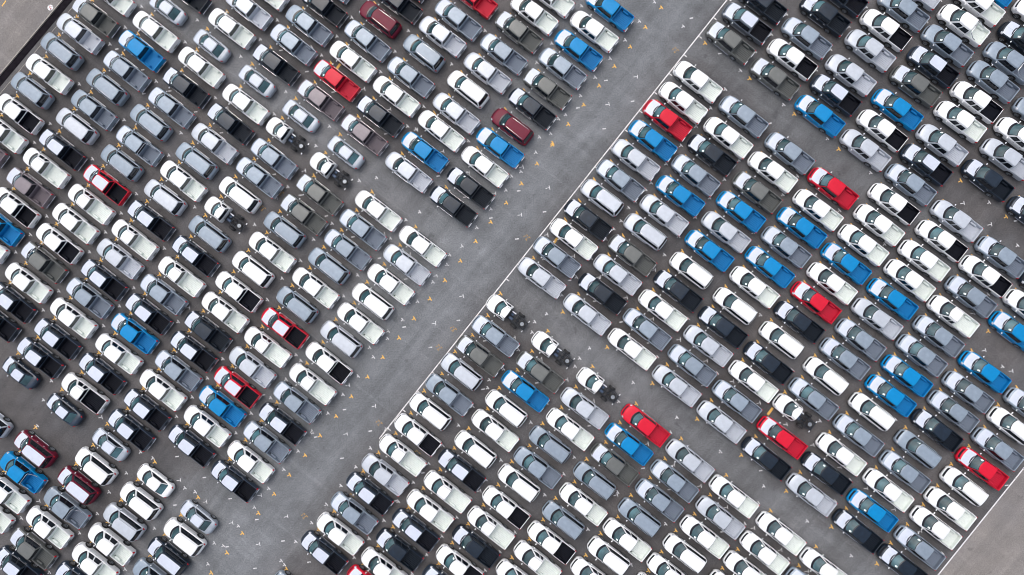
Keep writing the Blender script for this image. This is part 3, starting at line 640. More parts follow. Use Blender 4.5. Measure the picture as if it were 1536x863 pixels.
VEHICLES = [
("oP",-46.20,28.82,"olive grey pickup with white bonnet sheet between white pickup above and silver pickup below"),
("sP",-47.87,27.05,"silver pickup between olive grey pickup above and grey SUV below"),
("gS",-49.79,25.14,"grey SUV, silver pickup above, white pickup below, grey SUV behind"),
("wP",-51.20,22.80,"white pickup, grey SUV above, grey SUV below, grey pickup behind"),
("gS",-53.00,21.00,"grey SUV, white pickup above, white pickup below, silver SUV behind"),
("wL",-54.39,18.58,"white pickup with black bed liner, grey SUV above, white pickup below, dark navy pickup behind"),
("wP",-56.11,16.55,"white pickup between white pickup above and brown grey pickup below"),
("wP",-44.44,31.04,"white pickup, first such from top in first slanted line from left"),
("sD",-38.40,29.54,"silver sedan, first such from top in second slanted line from left"),
("wP",-39.70,27.20,"white pickup between silver sedan above and blue pickup below"),
("bP",-41.22,25.15,"blue pickup with white bonnet sheet, white pickup above, grey pickup below, black pickup behind"),
("gP",-42.84,23.03,"grey pickup with white bonnet sheet between blue pickup above and grey SUV below"),
("gS",-44.89,21.29,"grey SUV, first such from top in second slanted line from left"),
("gPN",-46.32,18.93,"grey pickup with uncovered grey bonnet between grey SUV above and silver SUV below"),
("sS",-48.14,17.16,"silver SUV between grey pickup above and dark navy pickup below"),
("dL",-49.77,14.76,"dark navy pickup with black bed, first such from top in second slanted line from left"),
("sD",-33.70,25.61,"silver sedan between white pickup above and white pickup below"),
("wP",-31.59,27.42,"white pickup between silver pickup above and silver sedan below"),
("wP",-34.83,23.37,"white pickup, silver sedan above, black pickup below, white pickup behind"),
("kP",-36.45,21.22,"black pickup with white bonnet sheet, white pickup above, grey pickup below, black pickup behind"),
("gP",-38.02,19.12,"grey pickup with white bonnet sheet between black pickup above and grey SUV below"),
("gS",-40.17,17.50,"grey SUV, first such from top in third slanted line from left"),
("gPR",-41.47,15.11,"grey pickup with chrome roll bar between grey SUV above and grey SUV below"),
("kP",-36.36,31.25,"black pickup, first such from top in second slanted line from left"),
("sP",-29.76,29.44,"silver pickup, white pickup above, white pickup below, grey pickup behind"),
("wP",-30.10,19.43,"white pickup, silver sedan above, black pickup below, white chassis cab behind"),
("kP",-31.70,17.37,"black pickup with white bonnet sheet, white pickup above, silver pickup below, grey pickup behind"),
("sP",-33.40,15.31,"silver pickup between black pickup above and grey SUV below"),
("wP",-28.02,31.44,"white pickup, first such from top in third slanted line from left"),
("gPN",-23.37,27.66,"grey pickup with uncovered grey bonnet between black pickup above and grey pickup below"),
("gP",-25.01,25.66,"grey pickup with white bonnet sheet, grey pickup above, black pickup below, red pickup behind"),
("kP",-26.87,23.57,"black pickup with white bonnet sheet between grey pickup above and silver sedan below"),
("sD",-28.86,21.81,"silver sedan, black pickup above, white pickup below, silver sedan ahead"),
("kP",-21.80,29.65,"black pickup, first such from top in fourth slanted line from left"),
("rP",-20.42,21.85,"red pickup with white bonnet sheet between white pickup above and brown grey pickup below"),
("wP",-18.72,23.85,"white pickup between grey pickup above and red pickup below"),
("tP",-22.13,19.80,"brown grey pickup with white bonnet sheet between red pickup above and silver sedan below"),
("sD",-24.18,18.10,"silver sedan, brown grey pickup above, white chassis cab below, silver sedan behind"),
("wC",-25.63,16.04,"bedless white truck with bare black chassis between silver sedan above and grey pickup below"),
("tP",-17.52,16.15,"brown grey pickup with white bonnet sheet between black pickup above and silver sedan below"),
("kP",-15.85,18.06,"black pickup with white bonnet sheet between white pickup above and brown grey pickup below"),
("mSN",-15.75,28.17,"maroon SUV between black pickup above and grey pickup below"),
("kP",-13.92,29.92,"black pickup, second such from top in fifth slanted line from left"),
("gP",-21.09,32.15,"grey pickup, first such from top in fourth slanted line from left"),
("kP",-13.13,32.14,"black pickup, first such from top in fifth slanted line from left"),
("gP",-17.17,25.99,"grey pickup with white bonnet sheet between maroon SUV above and white pickup below"),
("sP",-9.28,26.35,"silver pickup between grey pickup above and grey SUV below"),
("gS",-11.16,24.60,"grey SUV between silver pickup above and grey pickup below"),
("gP",-12.61,22.14,"grey pickup with white bonnet sheet, grey SUV above, white pickup below, silver pickup behind"),
("wP",-14.13,20.14,"white pickup, first such from top in sixth slanted line from left"),
("gP",-7.62,28.11,"grey pickup with white bonnet sheet between red pickup above and silver pickup below"),
("rP",-6.00,30.39,"red pickup, first such from top in sixth slanted line from left"),
("gP",-2.86,24.46,"grey pickup with white bonnet sheet between olive grey pickup above and silver pickup below"),
("sP",-4.57,22.51,"silver pickup between grey pickup above and white SUV below"),
("wS",-6.52,20.77,"white SUV between silver pickup above and silver pickup below"),
("sP",-7.83,18.32,"silver pickup between white SUV above and white pickup below"),
("wP",-9.40,16.48,"white pickup between silver pickup above and blue pickup below"),
("bP",-3.24,14.69,"blue pickup with white bonnet sheet between maroon SUV above and white pickup below"),
("bP",-11.12,14.26,"blue pickup with white bonnet sheet, white pickup above, silver pickup below, black pickup behind"),
("wP",0.34,28.58,"white pickup between white pickup above and olive grey pickup below"),
("oP",-1.30,26.74,"olive grey pickup with white bonnet sheet between white pickup above and grey pickup below"),
("wP",2.02,30.41,"white pickup, first such from top in seventh slanted line from left"),
("bP",8.21,28.95,"blue pickup, first such from top in eighth slanted line from left"),
("wP",6.57,26.75,"white pickup between blue pickup above and blue pickup below"),
("bP",4.93,24.82,"blue pickup with white bonnet sheet, white pickup above, grey pickup below, white pickup ahead"),
("gP",3.27,22.91,"grey pickup with white bonnet sheet between blue pickup above and olive grey pickup below"),
("oP",1.67,20.81,"olive grey pickup with white bonnet sheet between grey pickup above and black pickup below"),
("kP",0.11,18.74,"black pickup with white bonnet sheet between olive grey pickup above and maroon SUV below"),
("mSN",-1.89,16.83,"maroon SUV between black pickup above and blue pickup below"),
("wP",17.28,21.42,"white pickup, first such from top in ninth slanted line from left"),
("wP",15.77,19.27,"white pickup between white pickup above and red pickup below"),
("rP",14.14,17.47,"red pickup with white bonnet sheet between white pickup above and blue pickup below"),
("bP",12.64,15.35,"blue pickup with white bonnet sheet between red pickup above and silver pickup below"),
("eL",22.33,27.42,"dark grey pickup with black bed, first such from top in ninth slanted line from left"),
("oP",20.62,25.41,"olive grey pickup, first such from top in ninth slanted line from left"),
("gP",21.99,17.78,"grey pickup, second such from top in tenth slanted line from left"),
("wP",20.41,15.60,"white pickup, first such from top in tenth slanted line from left"),
("kP",23.90,29.51,"black pickup, first such from top in ninth slanted line from left"),
("gP",28.45,25.82,"grey pickup with white bonnet sheet between black pickup above and white pickup below"),
("wL",26.97,23.66,"white pickup with black bed liner between grey pickup above and olive grey pickup below"),
("oP",25.18,21.66,"olive grey pickup with white bonnet sheet at lower end of its line, beside white pickup"),
("kP",30.32,28.15,"black pickup with white bonnet sheet between dark navy pickup above and grey pickup below"),
("dL",31.40,19.93,"dark navy pickup with black bed, first such from top in eleventh slanted line from left"),
("sP",32.95,21.98,"silver pickup between silver pickup above and dark navy pickup below"),
("sP",34.93,24.50,"silver pickup between white pickup above and silver pickup below"),
("wL",36.50,26.60,"white pickup with black bed liner between grey pickup above and silver pickup below"),
("bP",29.81,17.81,"blue pickup with white bonnet sheet at lower end of its line, beside dark navy pickup"),
("dL",32.10,30.19,"dark navy pickup with black bed, first such from top in tenth slanted line from left"),
("gPN",38.31,28.58,"grey pickup with uncovered grey bonnet between silver pickup above and white pickup below"),
("sP",39.71,30.79,"silver pickup, first such from top in eleventh slanted line from left"),
("wPR",44.39,27.03,"white pickup with chrome roll bar between white pickup above and grey pickup below"),
("wP",45.93,29.07,"white pickup, blue pickup above, white pickup below, black pickup behind"),
("bP",47.06,30.93,"blue pickup, first such from top in twelfth slanted line from left"),
("wP",51.97,27.59,"white pickup, first such from top in 13th slanted line from left"),
("gPN",42.74,24.94,"grey pickup with uncovered grey bonnet between white pickup above and dark navy pickup below"),
("dL",41.28,22.77,"dark navy pickup with black bed, first such from top in twelfth slanted line from left"),
("oP",39.54,20.81,"olive grey pickup with white bonnet sheet between dark navy pickup above and blue pickup below"),
("bP",37.68,18.40,"blue pickup with white bonnet sheet between olive grey pickup above and white pickup below"),
("kP",50.51,25.21,"black pickup with white bonnet sheet, white pickup above, grey pickup below, white pickup ahead"),
("gPRN",49.04,23.13,"grey pickup with chrome roll bar between black pickup above and grey pickup below"),
("gPN",47.36,21.20,"grey pickup with uncovered grey bonnet between grey pickup above and white pickup below"),
("wL",45.68,19.11,"white pickup with black bed liner, grey pickup above, white pickup below, dark navy pickup ahead"),
("wP",44.05,17.12,"white pickup between white pickup above and silver pickup below"),
("gPN",52.00,17.45,"grey pickup with uncovered grey bonnet at upper end of its line, beside white pickup"),
("wP",50.13,15.38,"white pickup between grey pickup above and silver pickup below"),
("wL",36.13,16.26,"white pickup with black bed liner between blue pickup above and silver pickup below"),
("sP",34.44,14.25,"silver pickup at lower end of its line, beside white pickup"),
("sP",42.20,14.74,"silver pickup, white pickup above, dark navy pickup below, black pickup behind"),
("tP",-58.19,15.06,"brown grey pickup, first such from top in first slanted line from left"),
("wX",-51.50,12.81,"white pickup with long bed, first such from top in second slanted line from left"),
("tP",-53.27,10.73,"brown grey pickup with white bonnet sheet between white pickup above and white pickup below"),
("wL",-54.75,8.63,"white pickup with black bed liner between brown grey pickup above and blue pickup below"),
("bP",-56.56,6.66,"blue pickup with white bonnet sheet, white pickup above, white pickup below, olive grey pickup behind"),
("wP",-58.15,4.77,"white pickup, second such from top in second slanted line from left"),
("rLF",-44.99,11.00,"red pickup with black bed, first such from top in third slanted line from left"),
("wX",-46.65,8.94,"white pickup with short cab and long bed between red pickup above and white pickup below"),
("wP",-48.35,6.91,"white pickup, white pickup above, white pickup below, silver pickup behind"),
("wL",-50.10,4.79,"white pickup with black bed liner between white pickup above and olive grey pickup below"),
("oP",-51.74,2.79,"olive grey pickup with white bonnet sheet between white pickup above and white pickup below"),
("wP",-53.45,0.60,"white pickup between olive grey pickup above and dark navy pickup below"),
("gS",-43.30,13.24,"grey SUV between grey pickup above and red pickup below"),
("dL",-40.23,7.21,"dark navy pickup with black bed, first such from top in fourth slanted line from left"),
("wX",-41.95,5.17,"white pickup with long bed, first such from top in fourth slanted line from left"),
("sP",-43.56,3.14,"silver pickup, white pickup above, dark navy pickup below, grey pickup behind"),
("dL",-45.26,0.93,"dark navy pickup with black bed, second such from top in fourth slanted line from left"),
("sS",-38.65,9.56,"silver SUV between white pickup above and dark navy pickup below"),
("wP",-36.75,11.37,"white pickup between grey SUV above and silver SUV below"),
("dL",-35.47,3.45,"dark navy pickup with black bed, first such from top in fifth slanted line from left"),
("gS",-33.90,5.69,"grey SUV between white chassis cab above and dark navy pickup below"),
("wX",-36.95,1.25,"white pickup with long bed, first such from top in fifth slanted line from left"),
("wC",-32.20,7.69,"bedless white truck with bare black chassis between white SUV above and grey SUV below"),
("gS",-35.27,13.43,"grey SUV, silver pickup above, white pickup below, white SUV behind"),
("wS",-30.65,9.81,"white SUV between grey pickup above and white chassis cab below"),
("wS",-29.26,1.95,"white SUV, white pickup above, white pickup below, grey SUV behind"),
("gP",-28.64,11.69,"grey pickup with white bonnet sheet, grey pickup above, white SUV below, olive grey pickup behind"),
("gP",-27.07,13.68,"grey pickup with white bonnet sheet between white chassis cab above and grey pickup below"),
("sD",-19.43,14.25,"silver sedan, first such from top in sixth slanted line from left"),
("wC",-20.99,12.31,"bedless white truck with bare black chassis between silver sedan above and olive grey pickup below"),
("oP",-22.24,9.87,"olive grey pickup, first such from top in sixth slanted line from left"),
("oP",-23.90,7.78,"olive grey pickup with white bonnet sheet between olive grey pickup above and grey SUV below"),
("wP",-27.28,3.84,"white pickup, grey SUV above, white SUV below, white chassis cab ahead"),
("gS",-25.88,6.10,"grey SUV, olive grey pickup above, white pickup below, white SUV ahead"),
("wP",-16.03,8.14,"white pickup, fourth such from top in seventh slanted line from left"),
("sP",-12.83,12.18,"silver pickup at lower end of its line, beside blue pickup"),
("gP",-17.66,6.19,"grey pickup with white bonnet sheet, white pickup above, grey pickup below, silver pickup behind"),
("gP",-19.28,4.09,"grey pickup, third such from top in seventh slanted line from left"),
("gS",-21.17,2.29,"grey SUV, first such from top in seventh slanted line from left"),
("wP",-22.66,0.07,"white pickup, grey SUV above, grey SUV below, white pickup ahead"),
("wP",-4.83,12.72,"white pickup between blue pickup above and black pickup below"),
("kP",-6.35,10.50,"black pickup with white bonnet sheet between white pickup above and black pickup below"),
("kP",-8.14,8.60,"black pickup with white bonnet sheet at lower end of its line, beside black pickup"),
("wP",-11.38,4.43,"white pickup, third such from top in eighth slanted line from left"),
("sP",-13.04,2.49,"silver pickup, first such from top in eighth slanted line from left"),
("wP",-14.71,0.45,"white pickup, fourth such from top in eighth slanted line from left"),
("sP",10.87,13.37,"silver pickup, blue pickup above, grey pickup below, blue pickup behind"),
("kP",18.73,13.82,"black pickup with white bonnet sheet, white pickup above, grey pickup below, olive grey pickup behind"),
("gP",9.28,11.22,"grey pickup with white bonnet sheet between silver pickup above and silver SUV below"),
("sS",7.47,9.36,"silver SUV between grey pickup above and black pickup below"),
("kP",5.92,7.12,"black pickup with white bonnet sheet between silver SUV above and white pickup below"),
("wP",4.44,5.13,"white pickup, third such from top in ninth slanted line from left"),
("gP",2.68,3.26,"grey pickup with white bonnet sheet, white pickup above, silver pickup below, black pickup behind"),
("sP",1.10,1.11,"silver pickup, second such from top in ninth slanted line from left"),
("gP",17.07,11.72,"grey pickup with white bonnet sheet between black pickup above and blue pickup below"),
("bP",15.48,9.60,"blue pickup with white bonnet sheet between grey pickup above and silver pickup below"),
("sP",13.81,7.62,"silver pickup between blue pickup above and silver SUV below"),
("sS",11.94,5.81,"silver SUV between silver pickup above and olive grey pickup below"),
("oP",10.49,3.44,"olive grey pickup with white bonnet sheet between silver SUV above and silver pickup below"),
("sP",8.99,1.44,"silver pickup between olive grey pickup above and black pickup below"),
("oP",23.37,9.92,"olive grey pickup with white bonnet sheet between white pickup above and blue pickup below"),
("bP",21.73,7.94,"blue pickup with white bonnet sheet between olive grey pickup above and silver pickup below"),
("sP",20.19,5.83,"silver pickup between blue pickup above and blue pickup below"),
("bP",18.48,3.90,"blue pickup with white bonnet sheet between silver pickup above and white SUV below"),
("wS",16.70,1.79,"white SUV between blue pickup above and black pickup below"),
("wP",23.10,0.14,"white pickup between blue pickup above and white SUV below"),
("gP",26.71,13.95,"grey pickup, first such from top in eleventh slanted line from left"),
("wP",24.97,12.01,"white pickup, first such from top in eleventh slanted line from left"),
("rP",31.13,10.32,"red pickup with white bonnet sheet at upper end of its line, beside white pickup"),
("wP",29.60,8.09,"white pickup between red pickup above and blue pickup below"),
("bP",27.94,6.26,"blue pickup with white bonnet sheet, white pickup above, grey pickup below, blue pickup behind"),
("gP",26.35,4.26,"grey pickup with white bonnet sheet between blue pickup above and blue pickup below"),
("bP",24.68,2.20,"blue pickup with white bonnet sheet between grey pickup above and white pickup below"),
("gP",39.03,10.68,"grey pickup with white bonnet sheet, dark navy pickup above, white pickup below, silver pickup behind"),
("dL",40.60,12.71,"dark navy pickup with black bed, first such from top in 13th slanted line from left"),
("sP",48.74,13.24,"silver pickup between white pickup above and black pickup below"),
("kP",46.82,11.08,"black pickup with white bonnet sheet at lower end of its line, beside silver pickup"),
("wL",37.30,8.70,"white pickup with black bed liner, second such from top in 13th slanted line from left"),
("wP",35.82,6.53,"white pickup, white pickup above, white pickup below, white pickup behind"),
("wP",34.22,4.48,"white pickup, fourth such from top in 13th slanted line from left"),
("bP",32.47,2.56,"blue pickup with white bonnet sheet, white pickup above, white pickup below, blue pickup behind"),
("sP",43.67,6.94,"silver pickup at upper end of its line, beside white pickup"),
("wL",42.15,4.89,"white pickup with black bed liner between silver pickup above and white pickup below"),
("wP",40.38,2.87,"white pickup, second such from top in 14th slanted line from left"),
("wP",38.92,0.84,"white pickup, third such from top in 14th slanted line from left"),
("dL",51.41,7.31,"dark navy pickup with black bed, first such from top in 15th slanted line from left"),
("gP",48.20,3.22,"grey pickup, first such from top in 15th slanted line from left"),
("wL",46.57,1.26,"white pickup with black bed liner between grey pickup above and grey pickup below"),
("dL",-55.15,-1.45,"dark navy pickup with black bed, first such from top in third slanted line from left"),
("dL",-56.92,-3.49,"dark navy pickup with black bed, second such from top in third slanted line from left"),
("gP",-46.83,-1.01,"grey pickup, third such from top in fourth slanted line from left"),
("wP",-48.57,-3.13,"white pickup, third such from top in fourth slanted line from left"),
("dL",-50.28,-5.34,"dark navy pickup with black bed, third such from top in fourth slanted line from left"),
("dL",-52.13,-7.34,"dark navy pickup with black bed, fourth such from top in fourth slanted line from left"),
("dD",-54.27,-9.05,"dark navy sedan, first such from top in fourth slanted line from left"),
("bP",-41.99,-4.76,"blue pickup with white bonnet sheet between dark navy pickup above and white pickup below"),
("dL",-40.46,-2.68,"dark navy pickup with black bed, second such from top in fifth slanted line from left"),
("gP",-38.86,-0.62,"grey pickup with white bonnet sheet, white pickup above, dark navy pickup below, black pickup behind"),
("wP",-43.69,-6.92,"white pickup, second such from top in fifth slanted line from left"),
("dL",-45.48,-9.00,"dark navy pickup with black bed, third such from top in fifth slanted line from left"),
("wY",-47.33,-11.11,"white pickup with long black bed, first such from top in fifth slanted line from left"),
("dD",-49.50,-12.97,"dark navy sedan at lower end of its line, beside white pickup"),
("wP",-32.30,-2.50,"white pickup between white pickup above and black pickup below"),
("kP",-34.13,-4.52,"black pickup with white bonnet sheet between white pickup above and dark navy pickup below"),
("dL",-35.65,-6.63,"dark navy pickup with black bed, first such from top in sixth slanted line from left"),
("gP",-37.30,-8.70,"grey pickup, third such from top in sixth slanted line from left"),
("wP",-38.95,-10.73,"white pickup, fourth such from top in sixth slanted line from left"),
("dL",-40.64,-12.81,"dark navy pickup with black bed, second such from top in sixth slanted line from left"),
("dL",-42.34,-14.97,"dark navy pickup with black bed, third such from top in sixth slanted line from left"),
("wL",-30.84,-0.33,"white pickup with black bed liner, white SUV above, white pickup below, red pickup behind"),
("sP",-29.39,-8.29,"silver pickup between white pickup above and red pickup below"),
("rLF",-30.99,-10.40,"red pickup with black bed, second such from top in seventh slanted line from left"),
("bP",-32.59,-12.43,"blue pickup with white bonnet sheet between red pickup above and white pickup below"),
("wP",-34.22,-14.54,"white pickup, sixth such from top in seventh slanted line from left"),
("sS",-57.51,-14.03,"silver SUV, second such from top in fourth slanted line from left"),
("gS",-24.55,-1.79,"grey SUV between white pickup above and red pickup below"),
("rLF",-25.95,-4.16,"red pickup with black bed, first such from top in seventh slanted line from left"),
("wX",-27.76,-6.18,"white pickup with short cab and long bed between red pickup above and silver pickup below"),
("sS",-19.88,-5.40,"silver SUV between white pickup above and white pickup below"),
("wL",-21.27,-7.82,"white pickup with black bed liner between silver SUV above and white pickup below"),
("wX",-22.98,-10.05,"white pickup with short cab and long bed between white pickup above and grey pickup below"),
("gP",-24.66,-11.99,"grey pickup, second such from top in eighth slanted line from left"),
("dL",-26.20,-14.22,"dark navy pickup with black bed, first such from top in eighth slanted line from left"),
("wS",-16.54,-1.43,"white SUV, first such from top in eighth slanted line from left"),
("wP",-17.91,-3.65,"white pickup between white SUV above and silver SUV below"),
("wC",-2.38,-2.65,"bedless white truck with bare black chassis at upper end of its line, beside grey pickup"),
("gP",-3.73,-4.97,"grey pickup with white bonnet sheet between white chassis cab above and olive grey pickup below"),
("oP",-5.35,-7.05,"olive grey pickup with white bonnet sheet between grey pickup above and silver SUV below"),
("sS",-7.18,-8.79,"silver SUV between olive grey pickup above and grey pickup below"),
("gPN",-8.58,-11.13,"grey pickup with uncovered grey bonnet between silver SUV above and white SUV below"),
("wS",-10.46,-12.96,"white SUV, grey pickup above, white pickup below, white SUV behind"),
("wL",-11.87,-15.32,"white pickup with black bed liner, white SUV above, white pickup below, dark navy pickup behind"),
("wS",-2.51,-12.61,"white SUV between blue pickup above and white pickup below"),
("wP",-3.75,-14.82,"white pickup between white SUV above and white SUV below"),
("sP",5.83,-2.69,"silver pickup, third such from top in tenth slanted line from left"),
("kP",7.42,-0.55,"black pickup with white bonnet sheet between silver pickup above and silver pickup below"),
("wP",13.67,-2.28,"white pickup, second such from top in eleventh slanted line from left"),
("kP",15.25,-0.26,"black pickup with white bonnet sheet, white SUV above, white pickup below, black pickup behind"),
("wS",21.20,-1.89,"white SUV between white pickup above and black pickup below"),
("gP",12.04,-4.24,"grey pickup with white bonnet sheet, white pickup above, white pickup below, grey pickup behind"),
("wP",10.49,-6.30,"white pickup at lower end of its line, beside grey pickup"),
("kP",19.85,-4.00,"black pickup with white bonnet sheet between white SUV above and silver pickup below"),
("sP",18.34,-5.95,"silver pickup between black pickup above and grey pickup below"),
("gP",16.71,-7.98,"grey pickup with white bonnet sheet between silver pickup above and silver pickup below"),
("sP",15.10,-10.10,"silver pickup, third such from top in twelfth slanted line from left"),
("wC",2.34,-6.48,"bedless white truck, first such from top in tenth slanted line from left"),
("wC",7.06,-10.24,"bedless white truck with bare black chassis at upper end of its line, beside silver pickup"),
("oP",0.94,-8.72,"olive grey pickup with white bonnet sheet between white chassis cab above and blue pickup below"),
("bP",-0.60,-10.72,"blue pickup with white bonnet sheet between olive grey pickup above and white SUV below"),
("sP",5.57,-12.46,"silver pickup between white chassis cab above and white pickup below"),
("wP",4.05,-14.66,"white pickup between silver pickup above and grey SUV below"),
("rPN",11.87,-14.22,"red pickup with uncovered red bonnet at upper end of its line, beside blue pickup"),
("gP",21.30,-11.67,"grey pickup with white bonnet sheet, white pickup above, silver pickup below, red pickup behind"),
("sP",19.71,-13.83,"silver pickup, second such from top in 13th slanted line from left"),
("wP",22.98,-9.61,"white pickup, black pickup above, grey pickup below, white chassis cab behind"),
("kP",24.51,-7.69,"black pickup with white bonnet sheet, white SUV above, white pickup below, grey pickup behind"),
("rP",29.38,-1.44,"red pickup with white bonnet sheet between white pickup above and black pickup below"),
("kP",27.68,-3.47,"black pickup with white bonnet sheet between red pickup above and white SUV below"),
("wS",25.93,-5.40,"white SUV between black pickup above and black pickup below"),
("wP",31.03,0.52,"white pickup between blue pickup above and red pickup below"),
("sP",35.62,-3.12,"silver pickup, blue pickup above, grey pickup below, grey pickup behind"),
("gP",33.93,-5.27,"grey pickup with white bonnet sheet, silver pickup above, grey pickup below, blue pickup behind"),
("gP",32.32,-7.24,"grey pickup with white bonnet sheet, grey pickup above, white SUV below, blue pickup behind"),
("wS",30.46,-9.10,"white SUV, grey pickup above, grey pickup below, white SUV behind"),
("gP",29.13,-11.38,"grey pickup with white bonnet sheet between white SUV above and white chassis cab below"),
("wC",27.35,-12.94,"bedless white truck with bare black chassis between grey pickup above and red pickup below"),
("bP",37.18,-1.10,"blue pickup with white bonnet sheet, white pickup above, silver pickup below, grey pickup behind"),
("gP",41.85,-4.91,"grey pickup with white bonnet sheet, white pickup above, grey pickup below, blue pickup behind"),
("gP",40.13,-6.88,"grey pickup with white bonnet sheet between grey pickup above and blue pickup below"),
("bP",38.66,-8.99,"blue pickup with white bonnet sheet between grey pickup above and blue pickup below"),
("bP",37.01,-11.04,"blue pickup with white bonnet sheet between blue pickup above and white SUV below"),
("wS",35.12,-12.75,"white SUV between blue pickup above and grey pickup below"),
("gP",33.73,-15.11,"grey pickup with white bonnet sheet between white SUV above and white pickup below"),
("wX",43.33,-2.85,"white pickup with short cab and long bed between grey pickup above and grey pickup below"),
("gP",45.11,-0.85,"grey pickup with white bonnet sheet, white pickup above, white pickup below, blue pickup behind"),
("wP",51.05,-2.25,"white pickup between black pickup above and blue pickup below"),
("bP",49.59,-4.50,"blue pickup with white bonnet sheet at lower end of its line, beside white pickup"),
("bP",46.52,-8.57,"blue pickup with white bonnet sheet at upper end of its line, beside grey pickup"),
("gP",44.84,-10.63,"grey pickup with white bonnet sheet between blue pickup above and grey pickup below"),
("gP",43.33,-12.63,"grey pickup with white bonnet sheet, grey pickup above, black pickup below, grey pickup behind"),
("kP",41.70,-14.59,"black pickup with white bonnet sheet between grey pickup above and grey SUV below"),
("gP",51.10,-12.34,"grey pickup with white bonnet sheet at upper end of its line, beside white SUV"),
("wS",49.22,-14.15,"white SUV, grey pickup above, grey pickup below, grey pickup ahead"),
("kP",52.63,-0.29,"black pickup with white bonnet sheet at upper end of its line, beside white pickup"),
("mSF",-52.64,-17.14,"maroon SUV with white roof sheet at upper end of its line, beside blue pickup"),
("bPRN",-54.03,-19.55,"blue pickup with chrome roll bar between maroon SUV above and white pickup below"),
("wP",-55.82,-21.72,"white pickup, blue pickup above, white pickup below, white pickup behind"),
("wP",-57.55,-23.83,"white pickup, fourth such from top in fifth slanted line from left"),
("mSF",-47.96,-20.94,"maroon SUV with white roof sheet between white SUV above and grey pickup below"),
("wS",-46.08,-18.90,"white SUV between grey sedan above and maroon SUV below"),
("gD",-44.55,-16.64,"grey sedan between dark navy pickup above and white SUV below"),
("gPRN",-49.25,-23.27,"grey pickup with chrome roll bar between maroon SUV above and white pickup below"),
("wP",-51.18,-25.37,"white pickup, fifth such from top in sixth slanted line from left"),
("oP",-52.91,-27.60,"olive grey pickup with white bonnet sheet between white pickup above and dark navy pickup below"),
("dL",-54.48,-29.63,"dark navy pickup with black bed, fourth such from top in sixth slanted line from left"),
("wP",-44.49,-27.11,"white pickup between silver SUV above and white pickup below"),
("wP",-46.23,-29.21,"white pickup, white pickup above, dark navy pickup below, white pickup ahead"),
("sS",-43.03,-24.78,"silver SUV between white SUV above and white pickup below"),
("wS",-41.24,-22.57,"white SUV between white sedan above and silver SUV below"),
("wD",-39.74,-20.44,"white sedan at upper end of its line, beside white SUV"),
("kSF",-38.29,-28.39,"black SUV with white roof sheet between white SUV above and grey SUV below"),
("wS",-36.55,-26.31,"white SUV between grey sedan above and black SUV below"),
("gD",-35.10,-24.25,"grey sedan at upper end of its line, beside white SUV"),
("gS",-39.87,-30.65,"grey SUV, first such from top in eighth slanted line from left"),
("dL",-47.99,-31.21,"dark navy pickup with black bed, second such from top in seventh slanted line from left"),
("dL",-31.29,-20.31,"dark navy pickup with black bed, second such from top in eighth slanted line from left"),
("dL",-35.88,-16.59,"dark navy pickup with black bed, first such from top in seventh slanted line from left"),
("wP",-29.58,-18.27,"white pickup, sixth such from top in eighth slanted line from left"),
("gP",-27.85,-16.16,"grey pickup, third such from top in eighth slanted line from left"),
("dL",-21.75,-27.76,"dark navy pickup with black bed, second such from top in ninth slanted line from left"),
("wP",-20.07,-25.77,"white pickup, fourth such from top in ninth slanted line from left"),
("gP",-18.58,-23.59,"grey pickup with white bonnet sheet, dark navy pickup above, white pickup below, black pickup behind"),
("dL",-16.96,-21.51,"dark navy pickup with black bed, first such from top in ninth slanted line from left"),
("sP",-15.32,-19.53,"silver pickup, white pickup above, dark navy pickup below, white pickup behind"),
("wX",-13.48,-17.47,"white pickup with short cab and long bed between white pickup above and silver pickup below"),
("dL",-7.27,-19.00,"dark navy pickup with black bed, second such from top in tenth slanted line from left"),
("wX",-8.76,-21.27,"white pickup with long bed, first such from top in tenth slanted line from left"),
("wP",-10.56,-23.26,"white pickup, white pickup above, dark navy pickup below, black pickup behind"),
("dL",-12.11,-25.31,"dark navy pickup with black bed, third such from top in tenth slanted line from left"),
("kP",-13.78,-27.39,"black pickup with white bonnet sheet between dark navy pickup above and white pickup below"),
("wP",-15.38,-29.41,"white pickup between black pickup above and red pickup below"),
("rP",-16.90,-31.30,"red pickup, first such from top in tenth slanted line from left"),
("wS",-5.73,-16.89,"white SUV between white pickup above and dark navy pickup below"),
("kP",-5.79,-26.99,"black pickup with white bonnet sheet between white pickup above and white pickup below"),
("wX",-4.19,-24.98,"white pickup with short cab and long bed between white pickup above and black pickup below"),
("wL",-2.62,-22.84,"white pickup with black bed liner, white SUV above, white pickup below, white pickup behind"),
("wL",-7.48,-29.01,"white pickup with black bed liner between black pickup above and dark navy pickup below"),
("dL",-8.93,-31.21,"dark navy pickup with black bed, second such from top in eleventh slanted line from left"),
("wP",-1.18,-30.51,"white pickup, fifth such from top in twelfth slanted line from left"),
("gS",-25.00,-31.81,"grey SUV, first such from top in ninth slanted line from left"),
("gS",2.07,-16.35,"grey SUV between white pickup above and grey pickup below"),
("bP",10.18,-16.20,"blue pickup with white bonnet sheet between red pickup above and olive grey pickup below"),
("gPN",0.68,-18.68,"grey pickup with uncovered grey bonnet between grey SUV above and white SUV below"),
("wS",-1.19,-20.37,"white SUV, grey pickup above, white pickup below, grey SUV behind"),
("oP",8.68,-18.28,"olive grey pickup with white bonnet sheet between blue pickup above and grey SUV below"),
("gS",6.69,-20.07,"grey SUV, olive grey pickup above, white pickup below, grey SUV ahead"),
("wP",5.43,-22.46,"white pickup, grey SUV above, grey SUV below, grey pickup ahead"),
("gS",3.44,-24.20,"grey SUV, white pickup above, white pickup below, white SUV behind"),
("wL",2.11,-26.48,"white pickup with black bed liner, grey SUV above, white pickup below, white pickup behind"),
